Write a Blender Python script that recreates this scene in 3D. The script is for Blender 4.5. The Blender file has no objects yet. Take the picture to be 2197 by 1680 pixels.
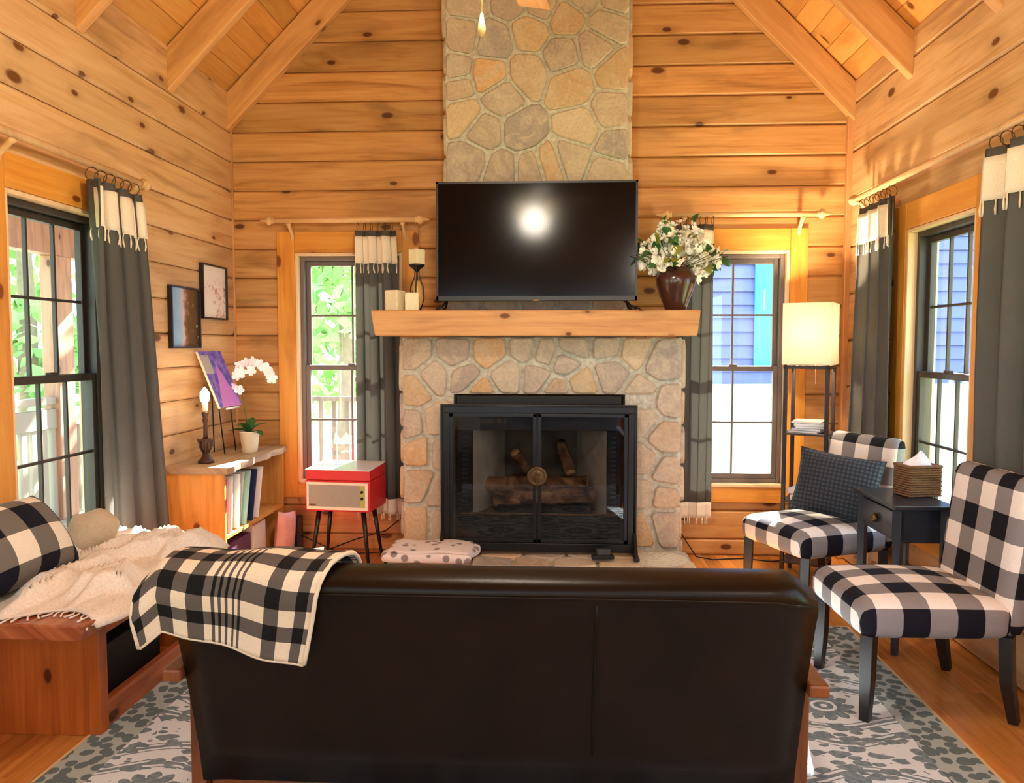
import bpy, bmesh, math, random
from mathutils import Vector, Matrix
random.seed(7)
S = bpy.context.scene
COL = S.collection
R = random.uniform
# ------------------------------------------------------------------ camera
FPX, CX, CY, EYE = 1650.0, 1098.5, 840.0, 1.35
cam = bpy.data.objects.new('camera', bpy.data.cameras.new('camera'))
COL.objects.link(cam)
yaw, pitch, roll = math.atan((1190 - CX) / FPX), math.atan((CY - 742) / FPX), math.radians(0.05)
cam.matrix_world = (Matrix.Translation((0, 0, EYE)) @ Matrix.Rotation(yaw, 4, 'Z')
                    @ Matrix.Rotation(math.pi / 2 - pitch, 4, 'X') @ Matrix.Rotation(roll, 4, 'Z'))
cam.data.sensor_fit = 'HORIZONTAL'
cam.data.sensor_width = 36.0
cam.data.lens = 36.0 * FPX / 2197.0
cam.data.clip_start = 0.05
cam.data.clip_end = 300
S.camera = cam
# ------------------------------------------------------------------ world, sun, exposure
W = bpy.data.worlds.new('world'); S.world = W; W.use_nodes = True
bg = W.node_tree.nodes['Background']
bg.inputs[0].default_value = (0.62, 0.82, 1.0, 1)
bg.inputs[1].default_value = 3.6
sd = bpy.data.lights.new('sun', 'SUN'); sd.energy = 45.0; sd.angle = math.radians(0.6); sd.color = (1.0, 0.95, 0.88)
sun = bpy.data.objects.new('sun', sd); COL.objects.link(sun)
sun.location = (3, 14, 12)
sun.rotation_euler = Vector((0.22, 1.0, 0.70)).to_track_quat('Z', 'Y').to_euler()
vs = S.view_settings
vs.view_transform = 'Standard'; vs.look = 'None'; vs.gamma = 1.0; vs.exposure = 0.85; vs.use_curve_mapping = False
S.cycles.max_bounces = 8; S.cycles.diffuse_bounces = 5; S.cycles.glossy_bounces = 4
S.cycles.transparent_max_bounces = 16; S.cycles.sample_clamp_indirect = 6.0
S.cycles.caustics_reflective = False; S.cycles.caustics_refractive = False
# ------------------------------------------------------------------ room numbers (metres)
XL, XR, YB, YR = -2.12, 1.85, 4.98, -2.6
XC = (XL + XR) / 2
EAVE = 2.98                      # ceiling height at the side walls
RIDGE = EAVE + (XR - XL) / 2     # 45 degree roof
# ------------------------------------------------------------------ node helper
class NB:
    def __init__(s, name, rough=0.6, spec=0.4, metal=0.0):
        s.mat = bpy.data.materials.new(name); s.mat.use_nodes = True
        s.nt = s.mat.node_tree; s.b = s.nt.nodes['Principled BSDF']
        s.b.inputs['Roughness'].default_value = rough
        s.b.inputs['Specular IOR Level'].default_value = spec
        s.b.inputs['Metallic'].default_value = metal
    def node(s, t, **k):
        n = s.nt.nodes.new(t)
        for a, v in k.items(): setattr(n, a, v)
        return n
    def put(s, sock, v):
        if isinstance(v, bpy.types.NodeSocket): s.nt.links.new(v, sock)
        else:
            if isinstance(v, (tuple, list)) and len(v) == 3 and sock.type == 'RGBA': v = (*v, 1)
            sock.default_value = v
    def m(s, op, a, b=None, c=None, clamp=False):
        n = s.node('ShaderNodeMath', operation=op, use_clamp=clamp)
        for i, v in enumerate((a, b, c)):
            if v is not None: s.put(n.inputs[i], v)
        return n.outputs[0]
    def xyz(s, v):
        n = s.node('ShaderNodeSeparateXYZ'); s.put(n.inputs[0], v); return n.outputs
    def comb(s, x, y, z=0.0):
        n = s.node('ShaderNodeCombineXYZ')
        for i, v in enumerate((x, y, z)): s.put(n.inputs[i], v)
        return n.outputs[0]
    def noise(s, v, scale, detail=3, dist=0.0, rough=0.5):
        n = s.node('ShaderNodeTexNoise'); s.put(n.inputs['Vector'], v)
        n.inputs['Scale'].default_value = scale; n.inputs['Detail'].default_value = detail
        n.inputs['Distortion'].default_value = dist; n.inputs['Roughness'].default_value = rough
        return n.outputs['Fac']
    def mix(s, f, a, b, blend='MIX'):
        n = s.node('ShaderNodeMix', data_type='RGBA', blend_type=blend)
        s.put(n.inputs[0], f); s.put(n.inputs[6], a); s.put(n.inputs[7], b); return n.outputs[2]
    def ramp(s, f, stops, interp='LINEAR'):
        n = s.node('ShaderNodeValToRGB'); s.put(n.inputs[0], f); cr = n.color_ramp; cr.interpolation = interp
        while len(cr.elements) < len(stops): cr.elements.new(0.5)
        for e, (p, c) in zip(cr.elements, stops):
            e.position = p; e.color = (*c, 1) if len(c) == 3 else c
        return n.outputs[0]
    def sm(s, v, lo, hi, a=0.0, b=1.0):
        n = s.node('ShaderNodeMapRange', interpolation_type='SMOOTHSTEP'); s.put(n.inputs[0], v)
        for i, x in enumerate((lo, hi, a, b)): n.inputs[i + 1].default_value = x
        return n.outputs[0]
    def co(s, which='Object'): return s.node('ShaderNodeTexCoord').outputs[which]
    def rnd(s): return s.node('ShaderNodeObjectInfo').outputs['Random']
    def color(s, c): s.put(s.b.inputs['Base Color'], c); return s
    def bump(s, h, strength=0.3, dist=0.01):
        n = s.node('ShaderNodeBump'); n.inputs['Strength'].default_value = strength
        n.inputs['Distance'].default_value = dist; s.put(n.inputs['Height'], h)
        s.nt.links.new(n.outputs[0], s.b.inputs['Normal']); return s
def srgb(r, g, b):
    f = lambda c: c / 12.92 if c <= 0.04045 else ((c + 0.055) / 1.055) ** 2.4
    return tuple(f(c / 255.0) for c in (r, g, b))
def flat(name, c, rough=0.6, spec=0.4, metal=0.0, var=0.12, scale=30, bump=0.0):
    n = NB(name, rough, spec, metal)
    f = n.noise(n.co(), scale, 3)
    k = n.m('MULTIPLY_ADD', f, 2 * var, 1 - var)
    n.color(n.mix(1.0, c, n.comb(k, k, k), 'MULTIPLY'))
    if bump: n.bump(f, bump, 0.004)
    return n.mat
def wood(name, stops, along='x', wts=(0, 0, 1), rough=0.5, spec=0.35, knots=0.5, var=0.5, gs=1.0, knotc=None, kscale=1.0):
    """pine: stretched grain along one axis, streaks, knots; every board has its own shift and tone"""
    n = NB(name, rough, spec)
    x, y, z = n.xyz(n.co())[0:3]; r = n.rnd()
    al = {'x': x, 'y': y, 'z': z}[along]
    ac = n.m('ADD', n.m('ADD', n.m('MULTIPLY', x, wts[0]), n.m('MULTIPLY', y, wts[1])), n.m('MULTIPLY', z, wts[2]))
    al = n.m('MULTIPLY_ADD', r, 37.0, al); acs = n.m('MULTIPLY_ADD', r, 11.0, ac)
    v1 = n.comb(n.m('MULTIPLY', al, 0.8 * gs), n.m('MULTIPLY', acs, 9.0 * gs), n.m('MULTIPLY', r, 5.0))
    v2 = n.comb(n.m('MULTIPLY', al, 2.2 * gs), n.m('MULTIPLY', acs, 85.0 * gs), 0.0)
    g1 = n.noise(v1, 1.6, 5, 0.9, 0.6); g2 = n.noise(v2, 1.0, 2)
    g = n.m('ADD', n.m('MULTIPLY', g1, 0.75), n.m('MULTIPLY', g2, 0.25))
    base = n.ramp(g, stops)
    vv = n.comb(n.m('MULTIPLY', al, 2.1 * kscale), n.m('MULTIPLY', acs, 4.2 * kscale), 0.0)
    vo = n.node('ShaderNodeTexVoronoi', voronoi_dimensions='2D'); n.put(vo.inputs['Vector'], vv); vo.inputs['Scale'].default_value = 1.0
    cr, cg, cb = n.xyz(vo.outputs['Color'])[0:3]
    d = n.m('DIVIDE', vo.outputs['Distance'], n.m('MULTIPLY_ADD', cg, 0.9, 0.55))
    gate = n.sm(cr, 1 - knots, 1 - knots + 0.02)
    kn = n.m('MULTIPLY', n.sm(d, 0.045, 0.085, 1.0, 0.0), gate)
    halo = n.m('MULTIPLY', n.m('MULTIPLY', n.sm(d, 0.05, 0.26, 0.55, 0.0), gate), n.noise(n.comb(al, acs, r), 26, 2))
    bl_ = n.noise(n.comb(n.m('MULTIPLY', al, 1.1), n.m('MULTIPLY', acs, 5.0), r), 1.3, 4, 0.6)
    base = n.mix(n.sm(bl_, 0.52, 0.72, 0.0, 0.5), base, tuple(q * 0.62 for q in stops[0][1]))
    dark = knotc or tuple(c * k_ for c, k_ in zip(stops[0][1], (.36, .26, .2)))
    c = n.mix(halo, base, tuple(q * 0.55 for q in stops[0][1]))
    c = n.mix(kn, c, dark)
    t = n.m('MULTIPLY_ADD', r, var, 1 - var / 2)
    t2 = n.m('MULTIPLY_ADD', r, var * 0.8, 1 - var * 0.4)
    n.color(n.mix(1.0, c, n.comb(t, t2, t2), 'MULTIPLY'))
    n.bump(g, 0.25, 0.006)
    return n.mat
P0 = srgb(172, 104, 56); P1 = srgb(206, 144, 92); P2 = srgb(222, 168, 116)
M = {}
M['pine_x'] = wood('pine_wall_x', [(0.28, srgb(150, 98, 48)), (0.46, srgb(194, 139, 80)), (0.7, srgb(212, 162, 104))], 'x', (0, 0, 1), var=0.3)
M['pine_y'] = wood('pine_wall_y', [(0.28, srgb(178, 128, 82)), (0.46, srgb(210, 166, 116)), (0.7, srgb(224, 186, 140))], 'y', (0, 0, 1), var=0.25)
M['ceil'] = wood('pine_ceiling', [(0.25, srgb(190, 124, 58)), (0.5, srgb(220, 156, 82)), (0.75, srgb(232, 176, 104))], 'y', (1, 0, 0.4), var=0.3, knots=0.35)
M['rafter'] = wood('pine_rafter', [(0.25, srgb(190, 130, 74)), (0.5, srgb(212, 156, 98)), (0.75, srgb(226, 176, 118))], 'x', (0, 1, 1), var=0.15, knots=0.3)
M['casing_v'] = wood('pine_casing_upright', [(0.25, srgb(198, 120, 36)), (0.5, srgb(222, 150, 60)), (0.75, srgb(234, 170, 84))], 'z', (1, 1, 0), var=0.15, knots=0.35)
M['casing_x'] = wood('pine_casing_x', [(0.25, srgb(198, 120, 36)), (0.5, srgb(222, 150, 60)), (0.75, srgb(234, 170, 84))], 'x', (0, 0, 1), var=0.15, knots=0.35)
M['casing_y'] = wood('pine_casing_y', [(0.25, srgb(198, 120, 36)), (0.5, srgb(222, 150, 60)), (0.75, srgb(234, 170, 84))], 'y', (0, 0, 1), var=0.15, knots=0.35)
M['jamb'] = wood('pale_jamb', [(0.25, srgb(226, 186, 138)), (0.6, srgb(240, 208, 164))], 'z', (1, 1, 0), var=0.08, knots=0.0)
M['trimv'] = wood('corner_trim', [(0.25, srgb(184, 122, 72)), (0.6, srgb(212, 156, 104))], 'z', (1, 1, 0), var=0.1, knots=0.1)
M['floor'] = wood('oak_floor', [(0.25, srgb(156, 92, 38)), (0.5, srgb(196, 128, 60)), (0.75, srgb(212, 150, 86))], 'y', (1, 0, 0), rough=0.22, spec=0.6, knots=0.12, var=0.35)
M['mantel'] = wood('mantel_pine', [(0.25, srgb(170, 110, 60)), (0.5, srgb(206, 150, 94)), (0.75, srgb(218, 168, 114))], 'x', (0, 1, 1), knots=0.7, var=0.1, kscale=1.5)
M['rod'] = wood('rod_wood', [(0.3, srgb(214, 166, 112)), (0.7, srgb(236, 194, 142))], 'x', (0, 1, 1), knots=0, var=0.05)
M['bench'] = wood('bench_cedar', [(0.25, srgb(116, 50, 16)), (0.5, srgb(164, 84, 28)), (0.75, srgb(188, 108, 44))], 'z', (1, 1, 0), rough=0.3, spec=0.5, knots=0.5, var=0.1)
M['slab'] = wood('bench_slab_wood', [(0.25, srgb(120, 54, 30)), (0.5, srgb(166, 92, 56)), (0.75, srgb(196, 126, 80))], 'y', (1, 0, 1), rough=0.25, spec=0.5, knots=0.4, var=0.1)
M['cab'] = wood('cabinet_pine', [(0.25, srgb(176, 116, 48)), (0.5, srgb(214, 152, 72)), (0.75, srgb(228, 172, 96))], 'z', (1, 1, 0), knots=0.3, var=0.1)
M['cabtop'] = wood('cabinet_top_wood', [(0.25, srgb(120, 96, 72)), (0.6, srgb(184, 156, 120))], 'y', (1, 0, 1), knots=0.2, var=0.05)
M['frame_red'] = wood('sofa_frame_wood', [(0.25, srgb(80, 38, 16)), (0.6, srgb(118, 64, 30))], 'z', (1, 1, 0), knots=0, var=0.05, rough=0.35)
M['porch'] = wood('porch_wood', [(0.25, srgb(150, 108, 86)), (0.6, srgb(192, 148, 122))], 'z', (1, 1, 0), knots=0.3, var=0.2)
M['deck'] = wood('deck_wood', [(0.25, srgb(130, 120, 110)), (0.6, srgb(176, 166, 150))], 'y', (1, 0, 0), knots=0.1, var=0.2)
M['sash'] = flat('dark_sash', srgb(66, 58, 52), 0.45)
M['sash_glow_tint'] = flat('glow_tinted_sash', srgb(112, 100, 92), 0.45)  # the dark sash again, with the glow of the window lightened into its colour
M['gap'] = flat('groove_backing_wood', srgb(74, 40, 18), 0.8)  # dark brown backing wood that shows in the gaps between boards
M['black'] = flat('black_metal', srgb(20, 20, 21), 0.35, 0.5, 0.3)
M['blackmat'] = flat('black_plain', srgb(14, 14, 15), 0.6)
M['espresso'] = flat('espresso_wood', srgb(26, 20, 20), 0.3, 0.5)
M['tablepaint'] = flat('charcoal_paint', srgb(38, 42, 50), 0.32, 0.5)
M['lampwood'] = flat('lamp_post_wood', srgb(44, 32, 28), 0.4)
M['cream'] = flat('cream_cloth', srgb(236, 222, 200), 0.9, 0.1, scale=120)
M['curtain'] = None
M['bronze'] = flat('bronze', srgb(96, 72, 44), 0.35, 0.5, 0.7)
M['wax'] = flat('candle_wax', srgb(222, 206, 170), 0.5, 0.4, scale=40)
M['white'] = flat('white_plain', srgb(238, 238, 240), 0.5)
M['leaf'] = flat('leaf_green', srgb(50, 96, 44), 0.45, scale=20, var=0.3)
M['leafpale'] = flat('leaf_olive', srgb(128, 132, 52), 0.5, scale=20, var=0.3)
M['petal'] = flat('petal_white', srgb(244, 240, 228), 0.6, scale=60, var=0.05)
M['orchid'] = flat('orchid_petal', srgb(246, 240, 248), 0.6, scale=60, var=0.05)
M['stem'] = flat('stem_green', srgb(82, 96, 52), 0.6)
# woven cloth
def cloth(name, c, sc=260, rough=0.9, bump=0.25):
    n = NB(name, rough, 0.15); f = n.noise(n.co(), sc, 2); g = n.noise(n.co(), 9, 3)
    k = n.m('ADD', n.m('MULTIPLY', f, 0.5), n.m('MULTIPLY_ADD', g, 0.3, 0.6))
    n.color(n.mix(1.0, c, n.comb(k, k, k), 'MULTIPLY')); n.bump(f, bump, 0.003); return n
n = cloth('curtain_grey', srgb(100, 98, 94))
mm = n.mat; nt = n.nt; tr_ = nt.nodes.new('ShaderNodeBsdfTranslucent'); tr_.inputs[0].default_value = (*srgb(150, 150, 140), 1)
mx = nt.nodes.new('ShaderNodeMixShader'); mx.inputs[0].default_value = 0.25; om = [q for q in nt.nodes if q.type == 'OUTPUT_MATERIAL'][0]
nt.links.new(n.b.outputs[0], mx.inputs[1]); nt.links.new(tr_.outputs[0], mx.inputs[2]); nt.links.new(mx.outputs[0], om.inputs[0])
M['curtain'] = n.mat
M['throwcream'] = cloth('chunky_cream', srgb(226, 214, 198), 120, 0.95, 0.5).mat
M['beigec'] = cloth('beige_knit', srgb(190, 170, 140), 160).mat
n = NB('dark_leather', 0.34, 0.14); f = n.noise(n.co(), 220, 2); g = n.noise(n.co(), 6, 3)
n.color(n.ramp(g, [(0.3, srgb(21, 11, 4)), (0.8, srgb(30, 17, 8))])); n.bump(f, 0.12, 0.002); M['leather'] = n.mat
# buffalo check from UV metres
def check(name, size, dark, mid, light, mode='buffalo'):
    n = NB(name, 0.85, 0.15); u, v, _ = n.xyz(n.co('UV'))[0:3]
    if mode == 'buffalo':
        st = lambda a: n.m('LESS_THAN', n.m('FRACT', n.m('DIVIDE', a, 2 * size)), 0.5)
    else:           # list of dark bands in metres, one list per direction
        def st(a):
            out = None
            for lo, hi in (UB if a is u else VB):
                q = n.m('MULTIPLY', n.m('GREATER_THAN', a, lo), n.m('LESS_THAN', a, hi))
                out = q if out is None else n.m('MAXIMUM', out, q)
            return out
        UB = ((.0, .018), (.058, .098), (.138, .178), (.196, .204), (.212, .219), (.228, .235), (.246, .252), (.260, .267), (.328, .362), (.398, .425))
        VB = ((.0, .05), (.09, .13), (.17, .21), (.245, .252), (.262, .269), (.279, .286), (.296, .303), (.33, .37), (.415, .46), (.505, .55), (.595, .635))
    s = n.m('MULTIPLY', n.m('ADD', st(u), st(v)), 0.5)
    c = n.ramp(s, [(0.0, light), (0.3, mid), (0.75, dark)], 'CONSTANT')
    f = n.noise(n.co(), 300, 2); k = n.m('MULTIPLY_ADD', f, 0.3, 0.85)
    n.color(n.mix(1.0, c, n.comb(k, k, k), 'MULTIPLY')); n.bump(f, 0.2, 0.002); return n.mat
M['check'] = check('buffalo_check', 0.094, srgb(22, 22, 32), srgb(136, 132, 134), srgb(238, 232, 226))
M['check2'] = check('buffalo_check_pillow', 0.10, srgb(20, 22, 34), srgb(112, 106, 98), srgb(232, 220, 200))
M['plaid'] = check('fleece_plaid', 0.36, srgb(16, 15, 15), srgb(84, 76, 70), srgb(206, 188, 164), 'plaid')
# stone
n = NB('field_stone', 0.85, 0.2); r = n.rnd(); co = n.co()
c = n.ramp(r, [(0.0, srgb(176, 160, 144)), (0.18, srgb(192, 174, 150)), (0.34, srgb(166, 150, 138)), (0.46, srgb(202, 170, 128)),
               (0.6, srgb(184, 164, 144)), (0.72, srgb(160, 150, 142)), (0.84, srgb(200, 184, 158)), (0.95, srgb(206, 164, 118))])
f = n.noise(co, 7, 6, 0.9, 0.7); f2 = n.noise(co, 55, 4)
c = n.mix(n.sm(f, 0.42, 0.62), c, n.mix(0.55, c, srgb(206, 190, 164)))
k = n.m('MULTIPLY_ADD', f2, 0.5, 0.75)
n.color(n.mix(1.0, c, n.comb(k, k, k), 'MULTIPLY')); n.bump(n.m('ADD', f, n.m('MULTIPLY', f2, 0.5)), 0.6, 0.02); M['stone'] = n.mat
n = NB('mortar', 0.95, 0.1); f = n.noise(n.co(), 40, 5)
n.color(n.ramp(f, [(0.3, srgb(174, 166, 148)), (0.7, srgb(212, 206, 188))])); n.bump(f, 0.6, 0.01); M['mortar'] = n.mat
# glass
def glassmat(name, tint=(1, 1, 1), refl=0.06, rough=0.0):
    m = bpy.data.materials.new(name); m.use_nodes = True; nt = m.node_tree; nt.nodes.clear()
    o = nt.nodes.new('ShaderNodeOutputMaterial'); t = nt.nodes.new('ShaderNodeBsdfTransparent'); g = nt.nodes.new('ShaderNodeBsdfGlossy')
    lw = nt.nodes.new('ShaderNodeLayerWeight'); lw.inputs[0].default_value = 0.5
    pw_ = nt.nodes.new('ShaderNodeMath'); pw_.operation = 'POWER'; pw_.inputs[1].default_value = 5.0; nt.links.new(lw.outputs['Facing'], pw_.inputs[0])
    fr = nt.nodes.new('ShaderNodeMath'); fr.operation = 'MULTIPLY_ADD'; fr.inputs[1].default_value = 0.7; fr.inputs[2].default_value = 0.035; nt.links.new(pw_.outputs[0], fr.inputs[0])
    mx = nt.nodes.new('ShaderNodeMixShader'); t.inputs[0].default_value = (*tint, 1); g.inputs['Roughness'].default_value = rough
    nt.links.new(fr.outputs[0], mx.inputs[0]); nt.links.new(t.outputs[0], mx.inputs[1]); nt.links.new(g.outputs[0], mx.inputs[2])
    nt.links.new(mx.outputs[0], o.inputs[0]); m.use_transparent_shadow = True; return m
M['glass'] = glassmat('window_glass')
M['smoke'] = glassmat('fireplace_glass', (0.74, 0.74, 0.75))
def emis(name, c, s):
    n = NB(name); n.put(n.b.inputs['Emission Color'], c); n.b.inputs['Emission Strength'].default_value = s; n.color(c); return n.mat
# ------------------------------------------------------------------ object helpers
def tag(o, label=None, cat=None, group=None, kind=None):
    if label: o['label'] = label
    if cat: o['category'] = cat
    if group: o['group'] = group
    if kind: o['kind'] = kind
    return o
def empty(name, loc=(0, 0, 0), rz=0.0, label=None, cat=None, group=None, kind=None):
    o = bpy.data.objects.new(name, None); COL.objects.link(o); o.location = loc; o.rotation_euler = (0, 0, rz)
    o.empty_display_size = 0.1
    return tag(o, label, cat, group, kind)
def mesh(name, vs_, fs, mat, parent=None, smooth=False, loc=(0, 0, 0), rot=(0, 0, 0), uv=None, bevel=0.0, seg=2, solid=0.0, sub=0, fix=True):
    me = bpy.data.meshes.new(name); me.from_pydata([tuple(v) for v in vs_], [], fs)
    if fix:
        bm = bmesh.new(); bm.from_mesh(me); bmesh.ops.recalc_face_normals(bm, faces=bm.faces); bm.to_mesh(me); bm.free()
    if uv:
        l = me.uv_layers.new(name='UVMap')
        for lp in me.loops: l.data[lp.index].uv = uv[lp.vertex_index]
    if smooth: me.polygons.foreach_set('use_smooth', [True] * len(me.polygons))
    me.materials.append(mat)
    o = bpy.data.objects.new(name, me); COL.objects.link(o); o.location = loc; o.rotation_euler = rot
    if parent: o.parent = parent
    if sub:
        d = o.modifiers.new('sub', 'SUBSURF'); d.levels = sub; d.render_levels = sub
    if solid:
        d = o.modifiers.new('thick', 'SOLIDIFY'); d.thickness = solid; d.offset = 0
    if bevel:
        d = o.modifiers.new('bevel', 'BEVEL'); d.width = bevel; d.segments = seg; d.limit_method = 'ANGLE'; d.angle_limit = 0.6
    return o
BF = [(0, 1, 3, 2), (4, 6, 7, 5), (0, 4, 5, 1), (2, 3, 7, 6), (0, 2, 6, 4), (1, 5, 7, 3)]
def boxv(x0, x1, y0, y1, z0, z1):
    return [(x, y, z) for x in (x0, x1) for y in (y0, y1) for z in (z0, z1)]
class MB:
    def __init__(s): s.v = []; s.f = []
    def add(s, v, f):
        n = len(s.v); s.v += [tuple(q) for q in v]; s.f += [tuple(i + n for i in g) for g in f]; return s
    def box(s, x0, x1, y0, y1, z0, z1): return s.add(boxv(x0, x1, y0, y1, z0, z1), BF)
    def tube(s, pts, r, n=8, cap=True):
        v, f = tubev(pts, r, n, cap); return s.add(v, f)
    def lathe(s, prof, n=20, c=(0, 0)):
        v, f = lathev(prof, n, c); return s.add(v, f)
    def build(s, name, mat, parent=None, **k): return mesh(name, s.v, s.f, mat, parent, **k)
def box(name, x0, x1, y0, y1, z0, z1, mat, parent=None, bevel=0.003, **k):
    return mesh(name, boxv(x0, x1, y0, y1, z0, z1), BF, mat, parent, bevel=bevel, **k)
def tubev(pts, r, n=8, cap=True):
    pts = [Vector(p) for p in pts]; rs = r if isinstance(r, (list, tuple)) else [r] * len(pts)
    v = []; f = []; up = None
    for i, p in enumerate(pts):
        d = (pts[min(i + 1, len(pts) - 1)] - pts[max(i - 1, 0)]).normalized()
        if up is None: up = Vector((0, 0, 1)) if abs(d.z) < 0.9 else Vector((0, 1, 0))
        a = d.cross(up).normalized(); b = a.cross(d).normalized(); up = b
        for k in range(n):
            t = 2 * math.pi * k / n; v.append(p + (a * math.cos(t) + b * math.sin(t)) * rs[i])
    for i in range(len(pts) - 1):
        for k in range(n): f.append((i * n + k, i * n + (k + 1) % n, (i + 1) * n + (k + 1) % n, (i + 1) * n + k))
    if cap: f.append(tuple(range(n))); f.append(tuple(range((len(pts) - 1) * n, len(pts) * n)))
    return v, f
def lathev(prof, n=20, c=(0, 0)):
    v = []; f = []
    for r_, z in prof:
        for k in range(n):
            t = 2 * math.pi * k / n; v.append((c[0] + r_ * math.cos(t), c[1] + r_ * math.sin(t), z))
    for i in range(len(prof) - 1):
        for k in range(n): f.append((i * n + k, i * n + (k + 1) % n, (i + 1) * n + (k + 1) % n, (i + 1) * n + k))
    f.append(tuple(range(n))); f.append(tuple(range((len(prof) - 1) * n, len(prof) * n)))
    return v, f
def tube(name, pts, r, mat, parent=None, n=8, **k):
    v, f = tubev(pts, r, n); return mesh(name, v, f, mat, parent, smooth=True, **k)
def lathe(name, prof, mat, parent=None, n=24, c=(0, 0), **k):
    v, f = lathev(prof, n, c); return mesh(name, v, f, mat, parent, smooth=True, **k)
def cprism(name, poly, fr, depth, ch, mat, parent=None, w0=0.0, tilt=(0, 0), smooth=False):
    """convex polygon in a wall frame, its face raised by depth with chamfered edges"""
    cu = sum(p[0] for p in poly) / len(poly); cv = sum(p[1] for p in poly) / len(poly)
    n = len(poly); v = []
    ins = []
    for i in range(n):
        a, b, c = Vector(poly[i - 1]), Vector(poly[i]), Vector(poly[(i + 1) % n])
        e1 = (b - a); e2 = (c - b)
        if e1.length < 1e-6 or e2.length < 1e-6: ins.append(b); continue
        e1.normalize(); e2.normalize()
        n1 = Vector((-e1.y, e1.x)); n2 = Vector((-e2.y, e2.x)); q = n1 + n2
        if q.length < 1e-6: q = n1
        q.normalize(); k = ch / max(0.5, q.dot(n1))
        if q.dot(Vector((cu, cv)) - b) < 0: q = -q
        ins.append(b + q * k)
    for w, P in ((0.0, poly), (depth - ch, poly), (depth, ins)):
        for p in P:
            ww = w0 + (w + (tilt[0] * (p[0] - cu) + tilt[1] * (p[1] - cv)) if w > 0 else 0)
            v.append(fr(p[0], p[1], ww))
    f = [tuple(range(n)), tuple(range(2 * n, 3 * n))]
    for k in (0, 1):
        for i in range(n): f.append((k * n + i, k * n + (i + 1) % n, (k + 1) * n + (i + 1) % n, (k + 1) * n + i))
    return mesh(name, v, f, mat, parent, smooth=smooth)
frB = lambda u, v, w: (u, YB - w, v)
frRear = lambda u, v, w: (u, YR + w, v)
frL = lambda u, v, w: (XL + w, u, v)
frR = lambda u, v, w: (XR - w, u, v)
frF = lambda u, v, w: (u, v, w)
s2 = math.sqrt(0.5)
frCL = lambda u, v, w: (XL + v * s2 + w * s2, u, EAVE + v * s2 - w * s2)
frCR = lambda u, v, w: (XR - v * s2 - w * s2, u, EAVE + v * s2 - w * s2)
# ------------------------------------------------------------------ plank walls
def clip(poly, a, b, c):
    """keep a*u+b*v<=c"""
    out = []
    for i in range(len(poly)):
        p, q = poly[i], poly[(i + 1) % len(poly)]
        dp, dq = a * p[0] + b * p[1] - c, a * q[0] + b * q[1] - c
        if dp <= 0: out.append(p)
        if dp * dq < 0:
            t = dp / (dp - dq); out.append((p[0] + (q[0] - p[0]) * t, p[1] + (q[1] - p[1]) * t))
    return out
def area(p): return abs(sum(p[i][0] * p[(i + 1) % len(p)][1] - p[(i + 1) % len(p)][0] * p[i][1] for i in range(len(p)))) / 2
def wall(name, fr, u0, u1, zs, holes, mat, gable, label, thick=0.12):
    """backing slab with holes + one object per plank"""
    cuts = sorted({u0, u1} | {h[0] for h in holes} | {h[1] for h in holes}); ztop = zs[-1]
    mb = MB()
    def prism(poly, w0, w1):
        nn = len(poly); v = [fr(p[0], p[1], w0) for p in poly] + [fr(p[0], p[1], w1) for p in poly]
        mb.add(v, [tuple(range(nn)), tuple(range(nn, 2 * nn))] + [(i, (i + 1) % nn, nn + (i + 1) % nn, nn + i) for i in range(nn)])
    def gclip(p):
        if gable:
            p = clip(p, -1, 1, EAVE - XL + 0.02)      # v - u <= EAVE - XL
            p = clip(p, 1, 1, EAVE + XR + 0.02) if len(p) > 2 else p
        return p
    def spans(a, b, lo, hi):
        s = [(lo, hi)]
        for h in holes:
            if h[0] < b - 1e-4 and h[1] > a + 1e-4:
                ns = []
                for l, t in s:
                    if h[2] > l: ns.append((l, min(t, h[2])))
                    if h[3] < t: ns.append((max(l, h[3]), t))
                s = [q for q in ns if q[1] - q[0] > 0.012]
        return s
    for a, b in zip(cuts, cuts[1:]):
        for l, t in spans(a, b, 0, ztop):
            p = gclip([(a, l), (b, l), (b, t), (a, t)])
            if len(p) > 2: prism(p, -thick, 0.0)
    root = mb.build(name, M['gap']); tag(root, label, 'wall', kind='structure')
    for z0, z1 in zip(zs, zs[1:]):
        segs = []                     # merge neighbouring cut cells with equal spans
        for a, b in zip(cuts, cuts[1:]):
            sp = spans(a, b, z0, z1)
            for q in sp:
                if segs and abs(segs[-1][1] - a) < 1e-5 and segs[-1][2] == q: segs[-1] = (segs[-1][0], b, q)
                else: segs.append((a, b, q))
        for a, b, (l, t) in segs:
            if b - a < 0.02: continue
            p = gclip([(a, l), (b, l), (b, t), (a, t)])
            if len(p) > 2: p = clip(clip(p, 0, -1, -(l + .0018)), 0, 1, t - .0018)
            if len(p) > 2 and area(p) > 0.002: cprism('plank', p, fr, 0.022, 0.011, mat, root)
    return root
PZ = 0.187
zsB = [0.0, 0.107] + [0.107 + PZ * k for k in range(1, 27)]
winB = [(-1.685, -0.985, 0.45, 1.95), (0.815, 1.468, 0.45, 1.95)]
GZ0, GZ1, GZM = 0.45, 1.95, 1.20
wall('wall_back', frB, XL, XR, zsB, winB, M['pine_x'], True, 'gabled back wall of horizontal knotty pine planks behind the fireplace')
winL = [(2.05, 2.72, GZ0, GZ1), (2.84, 3.52, GZ0, GZ1), (-0.6, 0.7, GZ0, GZ1)]  # last opening is out of view, added to bring in more daylight
winR = [(2.72, 3.38, GZ0, GZ1), (3.46, 4.12, GZ0, GZ1), (0.2, 1.5, GZ0, GZ1)]  # last opening is unseen too, added for extra daylight
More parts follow.
